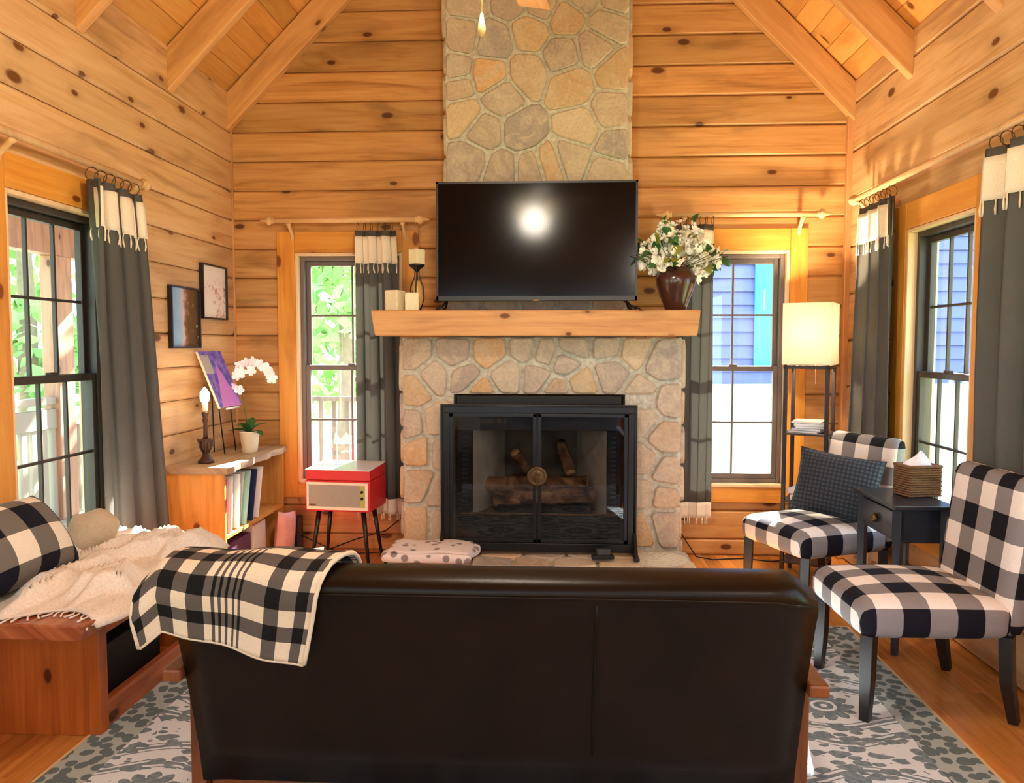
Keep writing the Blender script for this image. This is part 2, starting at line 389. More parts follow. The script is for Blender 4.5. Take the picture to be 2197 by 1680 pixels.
zsL = [0.0, 0.107] + [0.107 + PZ * k for k in range(1, 15)] + [EAVE]
wall('wall_left', frL, YR, YB, zsL, winL, M['pine_y'], False, 'left side wall of horizontal pine planks with picture frames')
zsR = [0.0, 0.225] + [0.225 + 0.29 * k for k in range(1, 10)] + [EAVE]
wall('wall_right', frR, YR, YB, zsR, winR, M['pine_y'], False, 'right side wall of wide pine planks behind the checked chairs')
fillRear = [(-1.7, -0.2, 0.05, 2.0), (0.1, 1.5, 0.9, 2.0)]  # unseen openings added in the rear wall to let in fill daylight
wall('wall_rear', frRear, XL, XR, [0.0, 0.107] + [0.107 + 0.36 * k for k in range(1, 15)], fillRear, M['pine_x'], True, 'gabled pine wall at the camera end of the room')
# floor
fb = box('floor', XL - 0.1, XR + 0.1, YR, YB, -0.06, -0.012, M['gap'], bevel=0)
tag(fb, 'glossy orange hardwood strip floor around the rug', 'floor', kind='structure')
x = XL; k = 0
while x < XR - 0.001:
    x1 = min(x + 0.083, XR); y = YR - R(0, 1.2)
    while y < YB:
        y1 = min(y + R(1.5, 2.7), YB)
        if y1 > YR: cprism('floorboard', [(x + 0.0004, max(y, YR)), (x1 - 0.0004, max(y, YR)), (x1 - 0.0004, y1 - 0.001), (x + 0.0004, y1 - 0.001)], lambda u, v, w: (u, v, w - 0.012), 0.012, 0.0012, M['floor'], fb)
        y = y1
    x = x1
# ceiling
SL = (XR - XL) / 2 / s2
mb = MB()
for fr in (frCL, frCR):
    v = [fr(u, v_, w) for u in (YR, YB) for v_ in (-0.1, SL + 0.01) for w in (-0.1, 0.0)]; mb.add(v, BF)
ce = mb.build('ceiling', M['gap']); tag(ce, 'vaulted ceiling of honey pine boards between sloping rafters', 'ceiling', kind='structure')
for fr in (frCL, frCR):
    v0 = 0.0
    while v0 < SL - 0.02:
        v1 = min(v0 + 0.135, SL); y = YR - R(0, 1.5)
        while y < YB:
            y1 = min(y + R(2.2, 3.6), YB)
            if y1 > YR: cprism('ceiling_board', [(max(y, YR), v0 + 0.0006), (y1, v0 + 0.0006), (y1, v1 - 0.0006), (max(y, YR), v1 - 0.0006)], fr, 0.018, 0.004, M['ceil'], ce)
            y = y1
        v0 = v1
for side in (1, -1):
    for yr in (4.928, 4.17, 3.37, 2.57, 1.77, 0.97, 0.17, -0.63, -1.43, -2.23):
        L = SL + 0.12
        v = boxv(0.0, L, -0.028, 0.028, -0.165, 0.0)
        # bottom end cut plumb against the side wall
        vv = [(x_ + z_, y_, z_) for x_, y_, z_ in v]
        o = mesh('rafter', vv, BF, M['rafter'], ce, bevel=0.006)
        if side == 1:
            o.location = (XL + 0.018, yr, EAVE - 0.02); o.rotation_euler = (0, -math.pi / 4, 0)
        else:
            o.location = (XR - 0.018, yr, EAVE - 0.02); o.rotation_euler = (0, -math.pi / 4, math.pi)
rb = box('ridge_beam', XC - 0.05, XC + 0.05, YR, YB - 0.03, RIDGE - 0.42, RIDGE - 0.05, M['rafter'], ce, bevel=0.006)
t = box('trim_1', XR - 0.055, XR - 0.018, YB - 0.06, YB - 0.02, 0.0, EAVE - 0.12, M['trimv'], bevel=0.006)
tag(t, 'slim upright pine corner trim between back wall and right wall', 'trim', kind='structure')
t = box('trim_2', XL + 0.018, XL + 0.032, YB - 0.034, YB - 0.02, 0.0, EAVE - 0.1, M['trimv'], bevel=0.003)
tag(t, 'thin upright bead in the left back corner of the room', 'trim', kind='structure')
# vertical cleats beside rafter feet
# ------------------------------------------------------------------ windows
def window(name, fr, u0, u1, cols, cas, lab, cx, horiz, apron=True, mull=()):
    """cas = (left casing width, right casing width)"""
    z0, z1, zm = GZ0, GZ1, GZM
    root = empty(name, label=lab, cat='window', kind='structure'); SM = M['sash_glow_tint'] if fr is frB else M['sash']
    def bx(nm, a, b, c, d, w0, w1, mat, par=root, bev=0.003):
        v = [fr(u, v_, w) for u in (a, b) for v_ in (c, d) for w in (w0, w1)]
        return mesh(nm, v, BF, mat, par, bevel=bev)
    t = 0.018
    bx('jamb', u0 - 0.001, u0 + t, z0, z1, -0.12, 0.036, M['jamb']); bx('jamb', u1 - t, u1 + 0.001, z0, z1, -0.12, 0.036, M['jamb'])
    bx('head_jamb', u0 + t, u1 - t, z1 - t, z1, -0.12, 0.036, M['jamb'])
    bx('window_sill', u0 + t - 0.0, u1 - t, z0 - 0.0, z0 + 0.02, -0.12, 0.05, M['jamb'])
    cl, cr = cas
    if cl: bx('casing_board', u0 - cl, u0 - 0.002, z0 - 0.1, z1 + 0.135, 0.02, 0.042, M['casing_v'])
    if cr: bx('casing_board', u1 + 0.002, u1 + cr, z0 - 0.1, z1 + 0.135, 0.02, 0.042, M['casing_v'])
    bx('head_casing', u0 - 0.001, u1 + 0.001, z1 + 0.001, z1 + 0.135, 0.02, 0.042, horiz)
    bx('apron_board', u0 - 0.001, u1 + 0.001, z0 - 0.1, z0 - 0.001, 0.02, 0.042, horiz)
    a, b = u0 + t, u1 - t
    # outer frame
    mb = MB()
    F = 0.026
    for q in ((a, a + F, z0 + .02, z1 - t), (b - F, b, z0 + .02, z1 - t), (a + F, b - F, z1 - t - F, z1 - t), (a + F, b - F, z0 + .02, z0 + .02 + F)):
        mb.add([fr(u, v_, w) for u in q[:2] for v_ in q[2:] for w in (-0.095, -0.01)], BF)
    mb.build('window_frame', SM, root, bevel=0.003)
    a += F; b -= F; zb = z0 + 0.02 + F; zt = z1 - t - F
    for (lo, hi, w0) in ((zm - 0.012, zt, -0.085), (zb, zm + 0.022, -0.05)):
        mb = MB(); st = 0.03
        for q in ((a, a + st, lo, hi), (b - st, b, lo, hi), (a + st, b - st, hi - 0.032, hi), (a + st, b - st, lo, lo + 0.034)):
            mb.add([fr(u, v_, w) for u in q[:2] for v_ in q[2:] for w in (w0, w0 + 0.032)], BF)
        sa = mb.build('sash', SM, root, bevel=0.003)
        ga, gb, gl, gh = a + st, b - st, lo + 0.034, hi - 0.032
        for i in range(1, cols):
            u = ga + (gb - ga) * i / cols; bx('muntin', u - 0.006, u + 0.006, gl, gh, w0 + 0.008, w0 + 0.024, SM, sa, 0)
        v_ = (gl + gh) / 2; bx('muntin', ga, gb, v_ - 0.006, v_ + 0.006, w0 + 0.009, w0 + 0.023, SM, sa, 0)
        bx('glass_pane', ga - 0.002, gb + 0.002, gl - 0.002, gh + 0.002, w0 + 0.0145, w0 + 0.0165, M['glass'], sa, 0)
    mb = MB(); c = (a + b) / 2
    v = [fr(u, v_, w) for u in (c - 0.025, c + 0.025) for v_ in (zm + 0.022, zm + 0.034) for w in (-0.045, -0.02)]
    mesh('sash_lock', v, BF, SM, root, bevel=0.003)
    return root
window('window_1', frB, *winB[0][:2], 2, (0.118, 0.11), 'tall window left of the fireplace with green trees outside', 0, M['casing_x'])
window('window_2', frB, *winB[1][:2], 2, (0.06, 0.111), 'tall window right of the fireplace with blue shaded siding outside', 0, M['casing_x'])
window('window_3', frL, *winL[1][:2], 3, (0.11, 0.13), 'far dark framed window of the left wall looking onto the porch', 0, M['casing_y'])
window('window_4', frL, *winL[0][:2], 3, (0.13, 0.0), 'near window of the left wall cut off by the photo edge', 0, M['casing_y'])
window('window_5', frR, *winR[1][:2], 3, (0.07, 0.13), 'far window of the right wall behind the tissue box', 0, M['casing_y'])
window('window_6', frR, *winR[0][:2], 3, (0.13, 0.0), 'near window of the right wall hidden behind a grey curtain', 0, M['casing_y'])
# ------------------------------------------------------------------ fireplace masonry
def voronoi(seeds, rect, gap):
    out = []
    u0, u1, v0, v1 = rect
    for i, s in enumerate(seeds):
        p = [(u0, v0), (u1, v0), (u1, v1), (u0, v1)]
        for j, t_ in enumerate(seeds):
            if i == j: continue
            a, b = t_[0] - s[0], t_[1] - s[1]; L = math.hypot(a, b)
            if L < 1e-5: p = []; break
            a /= L; b /= L
            c = a * (s[0] + t_[0]) / 2 + b * (s[1] + t_[1]) / 2 - gap / 2
            p = clip(p, a, b, c)
            if len(p) < 3: break
        if len(p) > 2: out.append((s, p))
    return out
def chaikin(p, k=0.2):
    o = []
    for i in range(len(p)):
        a, b = p[i], p[(i + 1) % len(p)]
        o += [(a[0] + (b[0] - a[0]) * k, a[1] + (b[1] - a[1]) * k), (a[0] + (b[0] - a[0]) * (1 - k), a[1] + (b[1] - a[1]) * (1 - k))]
    return o
def dedupe(p, d=0.012):
    o = []
    for q in p:
        if not o or math.hypot(q[0] - o[-1][0], q[1] - o[-1][1]) > d: o.append(q)
    while len(o) > 3 and math.hypot(o[0][0] - o[-1][0], o[0][1] - o[-1][1]) < d: o.pop()
    return o
def stones(seeds, rect, fr, parent, opening=None, gap=0.02, w0=0.0, depth=(0.014, 0.028)):
    for s, p in voronoi(seeds, rect, gap):
        if opening:
            a, b, top = opening
            if s[1] > top - 0.02: p = clip(p, 0, -1, -top) if any(a < q[0] < b for q in p) or (min(q[0] for q in p) < a and max(q[0] for q in p) > b) else p
            elif s[0] < (a + b) / 2: p = clip(p, 1, 0, a)
            else: p = clip(p, -1, 0, -b)
        p = dedupe(p)
        if len(p) < 3 or area(p) < 0.0015: continue
        p = dedupe(chaikin(p, 0.13), 0.006)
        # counter clockwise
        if sum(p[i][0] * p[(i + 1) % len(p)][1] - p[(i + 1) % len(p)][0] * p[i][1] for i in range(len(p))) < 0: p = p[::-1]
        p = [(q[0] + R(-.003, .003), q[1] + R(-.003, .003)) for q in p]
        cprism('stone', p, fr, R(*depth), 0.007, M['stone'], parent, w0=w0, tilt=(R(-.03, .03), R(-.03, .03)))
FYF, CYF = 4.545, 4.655           # mortar faces of the lower block and the chimney
FX0, FX1 = -0.905, 0.742
CX0, CX1 = -0.655, 0.428
OX0, OX1, OZ = -0.60, 0.415, 1.065
HZ = 0.15
mb = MB()
yb = YB - 0.021
mb.box(FX0, OX0, FYF, yb, 0, 1.40); mb.box(OX1, FX1, FYF, yb, 0, 1.40); mb.box(OX0, OX1, FYF, yb, OZ, 1.40)
mb.box(CX0, CX1, CYF, yb, 1.40, 4.34)
mb.box(-0.93, 0.745, 4.15, FYF, 0, HZ - 0.02)
fp = mb.build('stone_fireplace', M['mortar'])
tag(fp, 'tall fieldstone fireplace and chimney rising up the back wall', 'fireplace')
toX = lambda px, Y: (px - 1190) / FPX * Y
toZ = lambda py, Y: EYE - (py - 742) / FPX * Y
up = [(830, 60), (800, 250), (985, 290), (1200, 240), (1400, 170), (1640, 215), (1570, 335), (1380, 370), (1180, 470), (960, 480), (1030, 600),
      (1430, 545), (1690, 470), (800, 700), (1670, 690), (1150, 800), (1480, 790), (930, 800), (850, 960), (1430, 950), (1690, 890),
      (1650, 1030), (1210, 1020), (1030, 1020), (1310, 990), (1090, 60), (1260, 90), (1500, 40), (1690, 60), (900, -60), (1200, -80), (1450, -70), (760, 450), (770, 540)]
seeds = [(toX(700 + a / 2.746, CYF), toZ(b / 2.746, CYF)) for a, b in up]
zz = max(s[1] for s in seeds) + 0.2
while zz < 4.4:
    xx = CX0 + R(0.05, 0.15)
    while xx < CX1: seeds.append((xx, zz + R(-.06, .06))); xx += R(0.2, 0.3)
    zz += R(0.17, 0.24)
zz = 1.62
while zz > 1.35:
    xx = CX0 + R(0.05, 0.12)
    while xx < CX1: seeds.append((xx, zz + R(-.03, .03))); xx += R(0.17, 0.26)
    zz -= 0.17
xx = CX0 + 0.1
while xx < CX1: seeds.append((xx, 1.82 + R(-.05, .05))); xx += R(0.2, 0.28)
def frC(u, v, w): return (u, CYF - w, v)
def frFP(u, v, w): return (u, FYF - w, v)
stones(seeds, (CX0 + 0.004, CX1 - 0.004, 1.56, 4.35), frC, fp)
lo = [(250, 170), (470, 150), (690, 150), (900, 130), (1180, 120), (1380, 120), (1520, 140), (1700, 220), (540, 310), (790, 290), (960, 290),
      (1140, 220), (1220, 330), (1400, 270), (240, 380), (350, 290), (220, 590), (375, 570), (270, 740), (390, 740), (270, 950), (280, 1180), (390, 1000),
      (1730, 440), (1580, 400), (1590, 540), (1710, 640), (1590, 790), (1720, 860), (1700, 1000), (1700, 1160), (1590, 1190), (1590, 980),
      (620, 390), (1090, 380), (1000, 160), (370, 1180)]
seeds = [(toX(800 + a / 2.746, FYF), toZ(700 + b / 2.746, FYF)) for a, b in lo]
stones(seeds, (FX0 + 0.004, FX1 - 0.004, HZ + 0.01, 1.395), frFP, fp, opening=(OX0 - 0.005, OX1 + 0.005, OZ + 0.005), gap=0.027)
# sides of chimney and lower block
for fr, rect, sp in (((lambda u, v, w: (CX1 + w, u, v)), (CYF + 0.01, yb, 1.56, 4.35), 0.24), ((lambda u, v, w: (CX0 - w, u, v)), (CYF + 0.01, yb, 1.56, 4.35), 0.24),
                     ((lambda u, v, w: (FX1 + w, u, v)), (FYF + 0.01, yb, 0.01, 1.39), 0.22), ((lambda u, v, w: (FX0 - w, u, v)), (FYF + 0.01, yb, 0.01, 1.39), 0.22)):
    sd_ = []; v_ = rect[2] + 0.08
    while v_ < rect[3]:
        u_ = rect[0] + R(0.04, 0.1)
        while u_ < rect[1]: sd_.append((u_, v_ + R(-.03, .03))); u_ += R(0.17, 0.24)
        v_ += sp
    stones(sd_, rect, fr, fp)
sd_ = []
for j, y in enumerate((4.24, 4.42)):
    u = -0.88 + 0.1 * j
    while u < 0.76: sd_.append((u, y + R(-.03, .03))); u += R(0.2, 0.3)
stones(sd_, (-0.93, 0.775, 4.15, FYF - 0.03), lambda u, v, w: (u, v, HZ - 0.02 + w), fp, depth=(0.015, 0.022))
sd_ = [(-0.93 + 0.12 + 0.24 * k + R(-.04, .04), 0.075 + R(-.02, .02)) for k in range(7)]
stones(sd_, (-0.93, 0.775, 0.005, HZ - 0.01), lambda u, v, w: (u, 4.15 - w, v), fp)
# right rounded hearth end
v, f = lathev([(0.16, 0.0), (0.17, 0.02), (0.17, HZ - 0.02), (0.15, HZ)], 24, (0.605, 4.32))
mesh('hearth_corner', v, f, M['mortar'], fp, smooth=False)
# mantel
mp = [(-1.030, 1.548), (0.797, 1.548), (0.780, 1.405), (-1.008, 1.405)]
v = [(p[0], y, p[1]) for y in (4.27, FYF + 0.0) for p in mp]
mt = mesh('mantel_beam', v, [(0, 1, 2, 3), (4, 5, 6, 7), (0, 1, 5, 4), (1, 2, 6, 5), (2, 3, 7, 6), (3, 0, 4, 7)], M['mantel'], bevel=0.008, seg=3)
tag(mt, 'thick honey pine mantel beam under the television', 'mantel')
# shelf strip joining mantel to chimney
box('rear_ledge', CX0 - 0.02, CX1 + 0.02, FYF, CYF - 0.036, 1.50, 1.546, M['mantel'], mt)
# ------------------------------------------------------------------ firebox insert
ins = empty('fireplace_insert', (-0.09, 4.55, HZ), label='black metal gas fireplace insert set in the stone', cat='fireplace insert')
def P(o, parent):       # keep world placement when parenting to an empty at a location
    o.parent = parent; o.matrix_parent_inverse = Matrix.Translation(parent.location).inverted() if parent.rotation_euler.z == 0 else (Matrix.Translation(parent.location) @ Matrix.Rotation(parent.rotation_euler.z, 4, 'Z')).inverted(); return o
IY = 4.50
def pb(name, par, *a, mat='blackmat', **k): return P(box(name, *a, M[mat], **k), par)
M['slate'] = flat('slate_metal', srgb(52, 54, 56), 0.4, 0.4)
M['refr'] = flat('refractory_panel', srgb(190, 182, 160), 0.9, 0.1, scale=8, var=0.35)
M['soot'] = flat('sooty_panel', srgb(110, 100, 86), 0.9, 0.1, scale=5, var=0.5)
pb('hood', ins, -0.572, 0.388, IY - 0.012, IY + 0.04, 1.008, 1.056)
pb('top_panel', ins, -0.572, 0.388, IY, IY + 0.03, 0.852, 1.006, mat='slate')
pb('lower_panel', ins, -0.572, 0.388, IY, IY + 0.03, HZ + 0.01, 0.345)
pb('bronze_strip', ins, -0.56, 0.378, IY - 0.01, IY + 0.01, 0.350, 0.362, mat='bronze')
for a, b in ((-0.572, -0.483), (0.308, 0.388)):
    s_ = pb('side_panel', ins, a, b, IY, IY + 0.03, 0.364, 0.850)
    for k in range(16):
        P(box('louver', a + 0.025, b - 0.025, IY - 0.005, IY, 0.40 + k * 0.027, 0.412 + k * 0.027, M['slate'], bevel=0), ins)
# firebox tunnel
mb = MB(); IX0, IX1, DY = -0.483, 0.308, 4.93
mb.add([(IX0, IY + .03, .3), (IX0, IY + .03, .88), (IX0 + .16, DY, .88), (IX0 + .16, DY, .3)], [(0, 1, 2, 3)])
mb.add([(IX1, IY + .03, .3), (IX1, IY + .03, .88), (IX1 - .16, DY, .88), (IX1 - .16, DY, .3)], [(0, 1, 2, 3)])
P(mb.build('firebox_side', M['refr'], solid=0.006), ins)
pb('firebox_back', ins, IX0 + .15, IX1 - .15, DY, DY + .01, .3, .88, mat='soot')
pb('firebox_floor', ins, IX0, IX1, IY + .03, DY, .33, .345, mat='soot'); pb('firebox_roof', ins, IX0, IX1, IY + .03, DY, .86, .87, mat='soot')
n = NB('charred_log', 0.95, 0.1); f = n.noise(n.co(), 7, 5, 1.0); n.color(n.ramp(f, [(0.3, srgb(44, 36, 32)), (0.48, srgb(124, 90, 62)), (0.7, srgb(190, 152, 110))])); n.bump(f, 1.0, 0.03); M['log'] = n.mat
M['logend'] = flat('log_end', srgb(190, 150, 104), 0.9, scale=60, var=0.3)
def log(a, b, r, lab=None):
    a, b = Vector(a), Vector(b); pts = [a + (b - a) * t for t in (0, .2, .4, .6, .8, 1)]
    o = P(tube('fire_log', pts, [r * R(.9, 1.1) for _ in pts], M['log'], n=12), ins)
    d = (b - a).normalized()
    for q, sg in ((a, -1), (b, 1)):
        e = tube('log_end', [q + d * sg * 0.001, q + d * sg * 0.004], r * 0.86, M['logend'], n=12); e.parent = o; 
    return o
log((-0.42, 4.72, 0.49), (0.20, 4.68, 0.50), 0.055); log((-0.36, 4.62, 0.41), (0.24, 4.60, 0.46), 0.05)
log((-0.24, 4.58, 0.40), (-0.22, 4.82, 0.50), 0.045); log((-0.16, 4.80, 0.55), (-0.24, 4.66, 0.70), 0.03); log((0.10, 4.66, 0.58), (0.04, 4.84, 0.74), 0.032)
pb('grate_front', ins, -0.34, 0.22, 4.555, 4.565, 0.345, 0.40)
for k in range(8): P(tube('grate_bar', [(-0.32 + k * .075, 4.57, .355), (-0.32 + k * .075, 4.84, .355), (-0.32 + k * .075, 4.86, .42)], 0.007, M['black'], n=6), ins)
P(tube('burner_pipe', [(-0.3, 4.58, .362), (0.2, 4.58, .362)], 0.012, M['slate']), ins)
# ------------------------------------------------------------------ fire screen
fsx0, fsx1, fy, fz0, fz1 = -0.655, 0.470, 4.385, 0.165, 1.015
fs = empty('fireplace_screen', ((fsx0 + fsx1) / 2, fy, HZ), label='black framed two door glass fire screen standing on the hearth', cat='fire screen')
pb('top_rail', fs, fsx0, fsx1, fy - .016, fy + .016, fz1 - .05, fz1, mat='black')
pb('bottom_rail', fs, fsx0, fsx1, fy - .016, fy + .016, fz0, fz0 + .05, mat='black')
pb('side_rail', fs, fsx0, fsx0 + .05, fy - .016, fy + .016, fz0 + .05, fz1 - .05, mat='black')
pb('side_rail', fs, fsx1 - .05, fsx1, fy - .016, fy + .016, fz0 + .05, fz1 - .05, mat='black')
P(tube('edge_bead', [(fsx0 + .012, fy - .018, fz0), (fsx0 + .012, fy - .018, fz1 - .01), (fsx1 - .012, fy - .018, fz1 - .01), (fsx1 - .012, fy - .018, fz0)], 0.006, M['black'], n=6), fs)
cxm = -0.098
for a, b, hs in ((fsx0 + .052, cxm - .003, 1), (cxm + .003, fsx1 - .052, -1)):
    d = MB(); z0_, z1_ = fz0 + .052, fz1 - .052
    d.box(a, a + .022, fy - .012, fy + .012, z0_, z1_).box(b - .022, b, fy - .012, fy + .012, z0_, z1_).box(a, b, fy - .012, fy + .012, z1_ - .02, z1_).box(a, b, fy - .012, fy + .012, z0_, z0_ + .02)
    dd = P(d.build('door', M['black'], bevel=0.002), fs)
    g = box('door_glass', a + .02, b - .02, fy - .002, fy + .002, z0_ + .02, z1_ - .02, M['smoke'], bevel=0); g.parent = dd; g.matrix_parent_inverse = dd.matrix_parent_inverse @ Matrix()
    g.matrix_parent_inverse = Matrix()
for sx in (fsx0 + .01, fsx1 - .01):
    m_ = MB(); m_.box(sx - .016, sx + .016, fy - .15, fy + .10, HZ + .004, HZ + .022)
    m_.add([(sx - .01, fy - .13, HZ + .02), (sx + .01, fy - .13, HZ + .02), (sx - .01, fy - .016, HZ + .02), (sx + .01, fy - .016, HZ + .02), (sx - .01, fy - .016, HZ + .14), (sx + .01, fy - .016, HZ + .14)],
           [(0, 1, 5, 4), (0, 2, 3, 1), (0, 4, 2), (1, 3, 5), (2, 4, 5, 3)])
    P(m_.build('foot', M['black'], bevel=0.003), fs)
for sx in (fsx0 + .012, fsx0 + .04, fsx1 - .012, fsx1 - .04):
    for sz in (fz1 - .01, fz1 - .035): P(lathe('rivet', [(0.0, .004), (.004, .003), (.005, 0)], M['bronze'], n=8, loc=(sx, fy - .017, sz), rot=(math.pi / 2, 0, 0)), fs)
o = lathe('medallion', [(0.001, .022), (.03, .02), (.045, .014), (.05, .018), (.056, .012), (.058, 0.0)], M['bronze'], n=28, rot=(math.pi / 2, 0, 0), loc=(cxm, fy - .014, 0.605)); P(o, fs)
tr = MB(); tr.tube([(cxm, fy - .04, .56), (cxm, fy - .04, .61)], .006)
for a in (-1.0, -.5, 0, .5, 1.0): tr.tube([(cxm, fy - .038, .60), (cxm + .03 * math.sin(a), fy - .037, .60 + .035 * math.cos(a))], .004, 6)
P(tr.build('medallion_tree', M['bronze']), fs)
# ------------------------------------------------------------------ television
tv = empty('television', (-0.115, 4.40, 1.548), label='large flat black television standing on the mantel', cat='television')
n = NB('tv_panel', 0.13, 0.2); n.color(srgb(8, 7, 7)); M['tv'] = n.mat
TX0, TX1, TZ0, TZ1 = -0.677, 0.462, 1.606, 2.276
pb('housing', tv, TX0, TX1, 4.40, 4.445, TZ0, TZ1, mat='blackmat', bevel=0.006)
m_ = MB(); m_.box(TX0, TX1, 4.388, 4.40, TZ1 - .012, TZ1).box(TX0, TX1, 4.388, 4.40, TZ0, TZ0 + .026).box(TX0, TX0 + .012, 4.388, 4.40, TZ0, TZ1).box(TX1 - .012, TX1, 4.388, 4.40, TZ0, TZ1)
M['bezel'] = flat('tv_bezel', srgb(46, 42, 40), 0.35)
P(m_.build('bezel', M['bezel']), tv)
P(box('screen', TX0 + .012, TX1 - .012, 4.393, 4.399, TZ0 + .026, TZ1 - .012, M['tv'], bevel=0), tv)
pb('brand_plate', tv, -0.125, -0.09, 4.384, 4.388, TZ0 - .004, TZ0 + .01, mat='bronze')
for sx, s_ in ((TX0 + .06, -1), (TX1 - .06, 1)):
    for dy in (-.09, .12): P(tube('stand_leg', [(sx, 4.42, TZ0 + .01), (sx + s_ * .02, 4.42 + dy * .6, 1.575), (sx + s_ * .05, 4.42 + dy, 1.555)], 0.007, M['blackmat'], n=6), tv)
cable = tube('electric_cable', [(0.36, 4.60, 1.66), (0.42, 4.58, 1.60), (0.5, 4.6, 1.57), (0.55, 4.7, 1.5), (0.56, 4.9, 1.2), (0.8, 4.93, .5), (0.85, 4.93, .3), (0.78, 4.9, .2), (.9, 4.85, .02), (1.0, 4.84, .006), (1.2, 4.88, .006), (1.35, 4.82, .006), (1.5, 4.86, .006)], 0.004, M['blackmat'], n=6)
tag(cable, 'thin dark cord trailing down to the floor right of the fireplace', 'cord')
# ------------------------------------------------------------------ curtains and rods
def rod(u0, u1, fr, z, w, brackets, label, fin=(True, True), steps=2):
    pts = [fr(u0 + (u1 - u0) * i / steps, z, w) for i in range(steps + 1)]
    a = Vector(pts[0]); b = Vector(pts[-1]); d = (b - a).normalized(); L = (b - a).length
    root = empty('curtain_rod', tuple(a), label=label, cat='curtain rod')
    P(tube('pole', pts, 0.017, M['rod'], n=14), root)
    for e, s_, on in ((a, -1, fin[0]), (b, 1, fin[1])):
        if not on: continue
        q = [(0, .017), (.006, .022), (.012, .016), (.024, .03), (.04, .03), (.055, .016), (.075, .009), (.095, .004)]
        P(tube('finial', [e + d * s_ * t for t, _ in q], [r_ for _, r_ in q], M['rod'], n=12), root)
    for u in brackets:
        p0 = Vector(fr(u, z - .13, .024)); p1 = Vector(fr(u, z - .075, .045)); p2 = Vector(fr(u, z - .03, w * .85)); p3 = Vector(fr(u, z - .016, w))
        P(tube('bracket', [p0, p1, p2, p3], [.015, .013, .012, .018], M['rod'], n=8), root)
    return root
RZ = 2.135
rod(-1.79, -0.885, frB, 2.145, 0.11, (-1.70, -0.965), 'pale wooden curtain rod above the window left of the fireplace')
rod(0.72, 1.60, frB, 2.160, 0.11, (0.80, 1.52), 'pale wooden curtain rod above the window right of the fireplace')
rod(0.9, 3.68, frL, RZ, 0.11, (3.66, 2.8, 1.4), 'long pale wooden curtain rod on the left wall')
rod(0.9, 4.62, frR, 2.20, 0.11, (4.59, 2.7, 1.2), 'long pale wooden curtain rod on the right wall')
def curtain(fr, t0, t1, b0, b1, w, zt, zb, folds, label, bottom=True, seed=0, amp=0.028, fl=0.17, group='grey tasselled curtains'):
    rnd = random.Random(seed)
    root = empty('curtain', fr((t0 + t1) / 2, zb, w), label=label, cat='curtain', group=group)
    ph = [rnd.uniform(0, 6) for _ in range(4)]
    def pt(s, t, off=0.0):                # s across 0..1, t down 0..1
        e = t ** 0.8
        a = t0 + (b0 - t0) * e; b = t1 + (b1 - t1) * e
        th = s * folds * 2 * math.pi + ph[0] + 0.5 * math.sin(2.2 * t + ph[1])
        am = amp * (0.75 + 0.35 * math.sin(3 * t + ph[2] + 3 * s))
        u = a + (b - a) * (s + 0.10 / folds * math.sin(2 * th + ph[3]))
        return fr(u, zt + (zb - zt) * t, w + am * math.sin(th) + off)
    H = zt - zb; NS = folds * 14; tb = (H - 0.155) / H if bottom else 1.0
    def sheet(nm, ta, tb_, off, mat, nt, par):
        v = []; f = []
        for j in range(nt + 1):
            for i in range(NS + 1): v.append(pt(i / NS, ta + (tb_ - ta) * j / nt, off))
        for j in range(nt):
            for i in range(NS): k = j * (NS + 1) + i; f.append((k, k + 1, k + NS + 2, k + NS + 1))
        o = P(mesh(nm, v, f, mat, smooth=True, solid=0.003, fix=False), root); return o
    sheet('cloth', 0.0, tb, 0.0, M['curtain'], 26, root)
    ta = 0.035 / H
    fo = 0.008
    sheet('cream_flap', ta, (0.035 + fl) / H, fo, M['cream'], 6, root)
    nts = max(7, int(abs(t1 - t0) / 0.021))
    for i in range(nts):
        s = (i + 0.5) / nts; t_ = (0.03 + fl) / H; p = [Vector(pt(s, t_ + k * 0.022 / H, fo)) for k in range(4)]
        j = rnd.uniform(-.006, .006)
        P(tube('tassel', [p[0], p[1] + Vector((j, j, 0)), p[2] + Vector((j, j, 0)), p[3]], [.0035, .003, .005, .0035], M['cream'], n=5), root)
    if bottom:
        sheet('cream_hem', tb, tb + 0.10 / H, 0.0, M['cream'], 4, root)
        for i in range(nts):
            s = (i + 0.5) / nts; p = [Vector(pt(s, tb + (0.098 + k * 0.02) / H)) for k in range(3)]
            P(tube('tassel', p, [.004, .0035, .006], M['cream'], n=5), root)
    for i in range(6):
        s = (i + 0.5) / 6; c = Vector(fr(t0 + (t1 - t0) * s, zt + 0.022, w))
        q = []
        for k in range(13):
            th = 2 * math.pi * k / 12; e = Vector(fr(0, math.sin(th) * 0.028, math.cos(th) * 0.028)) - Vector(fr(0, 0, 0)); q.append(c + Vector((e.x, e.y, e.z)))
        P(tube('ring', q, 0.0022, M['bronze'], n=5), root)
        P(tube('clip', [c - Vector((0, 0, .028)), c - Vector((0, 0, .05))], 0.003, M['bronze'], n=4), root)
    return root
curtain(frB, -1.27, -1.01, -1.26, -0.955, 0.12, 2.075, 0.21, 3, 'grey curtain at the window left of the fireplace', seed=1)
curtain(frB, 0.76, 0.99, 0.765, 0.985, 0.115, 2.10, 0.21, 2, 'grey curtain at the window right of the fireplace behind the vase', seed=2)
curtain(frL, 3.24, 3.64, 3.30, 3.82, 0.115, RZ - .065, 0.05, 3, 'grey curtain at the far end of the left wall rod', bottom=False, seed=3, amp=0.048)
curtain(frR, 4.13, 4.56, 4.12, 4.62, 0.10, 2.135, 0.12, 3, 'grey curtain in the right back corner behind the far checked chair', seed=4, amp=0.032)
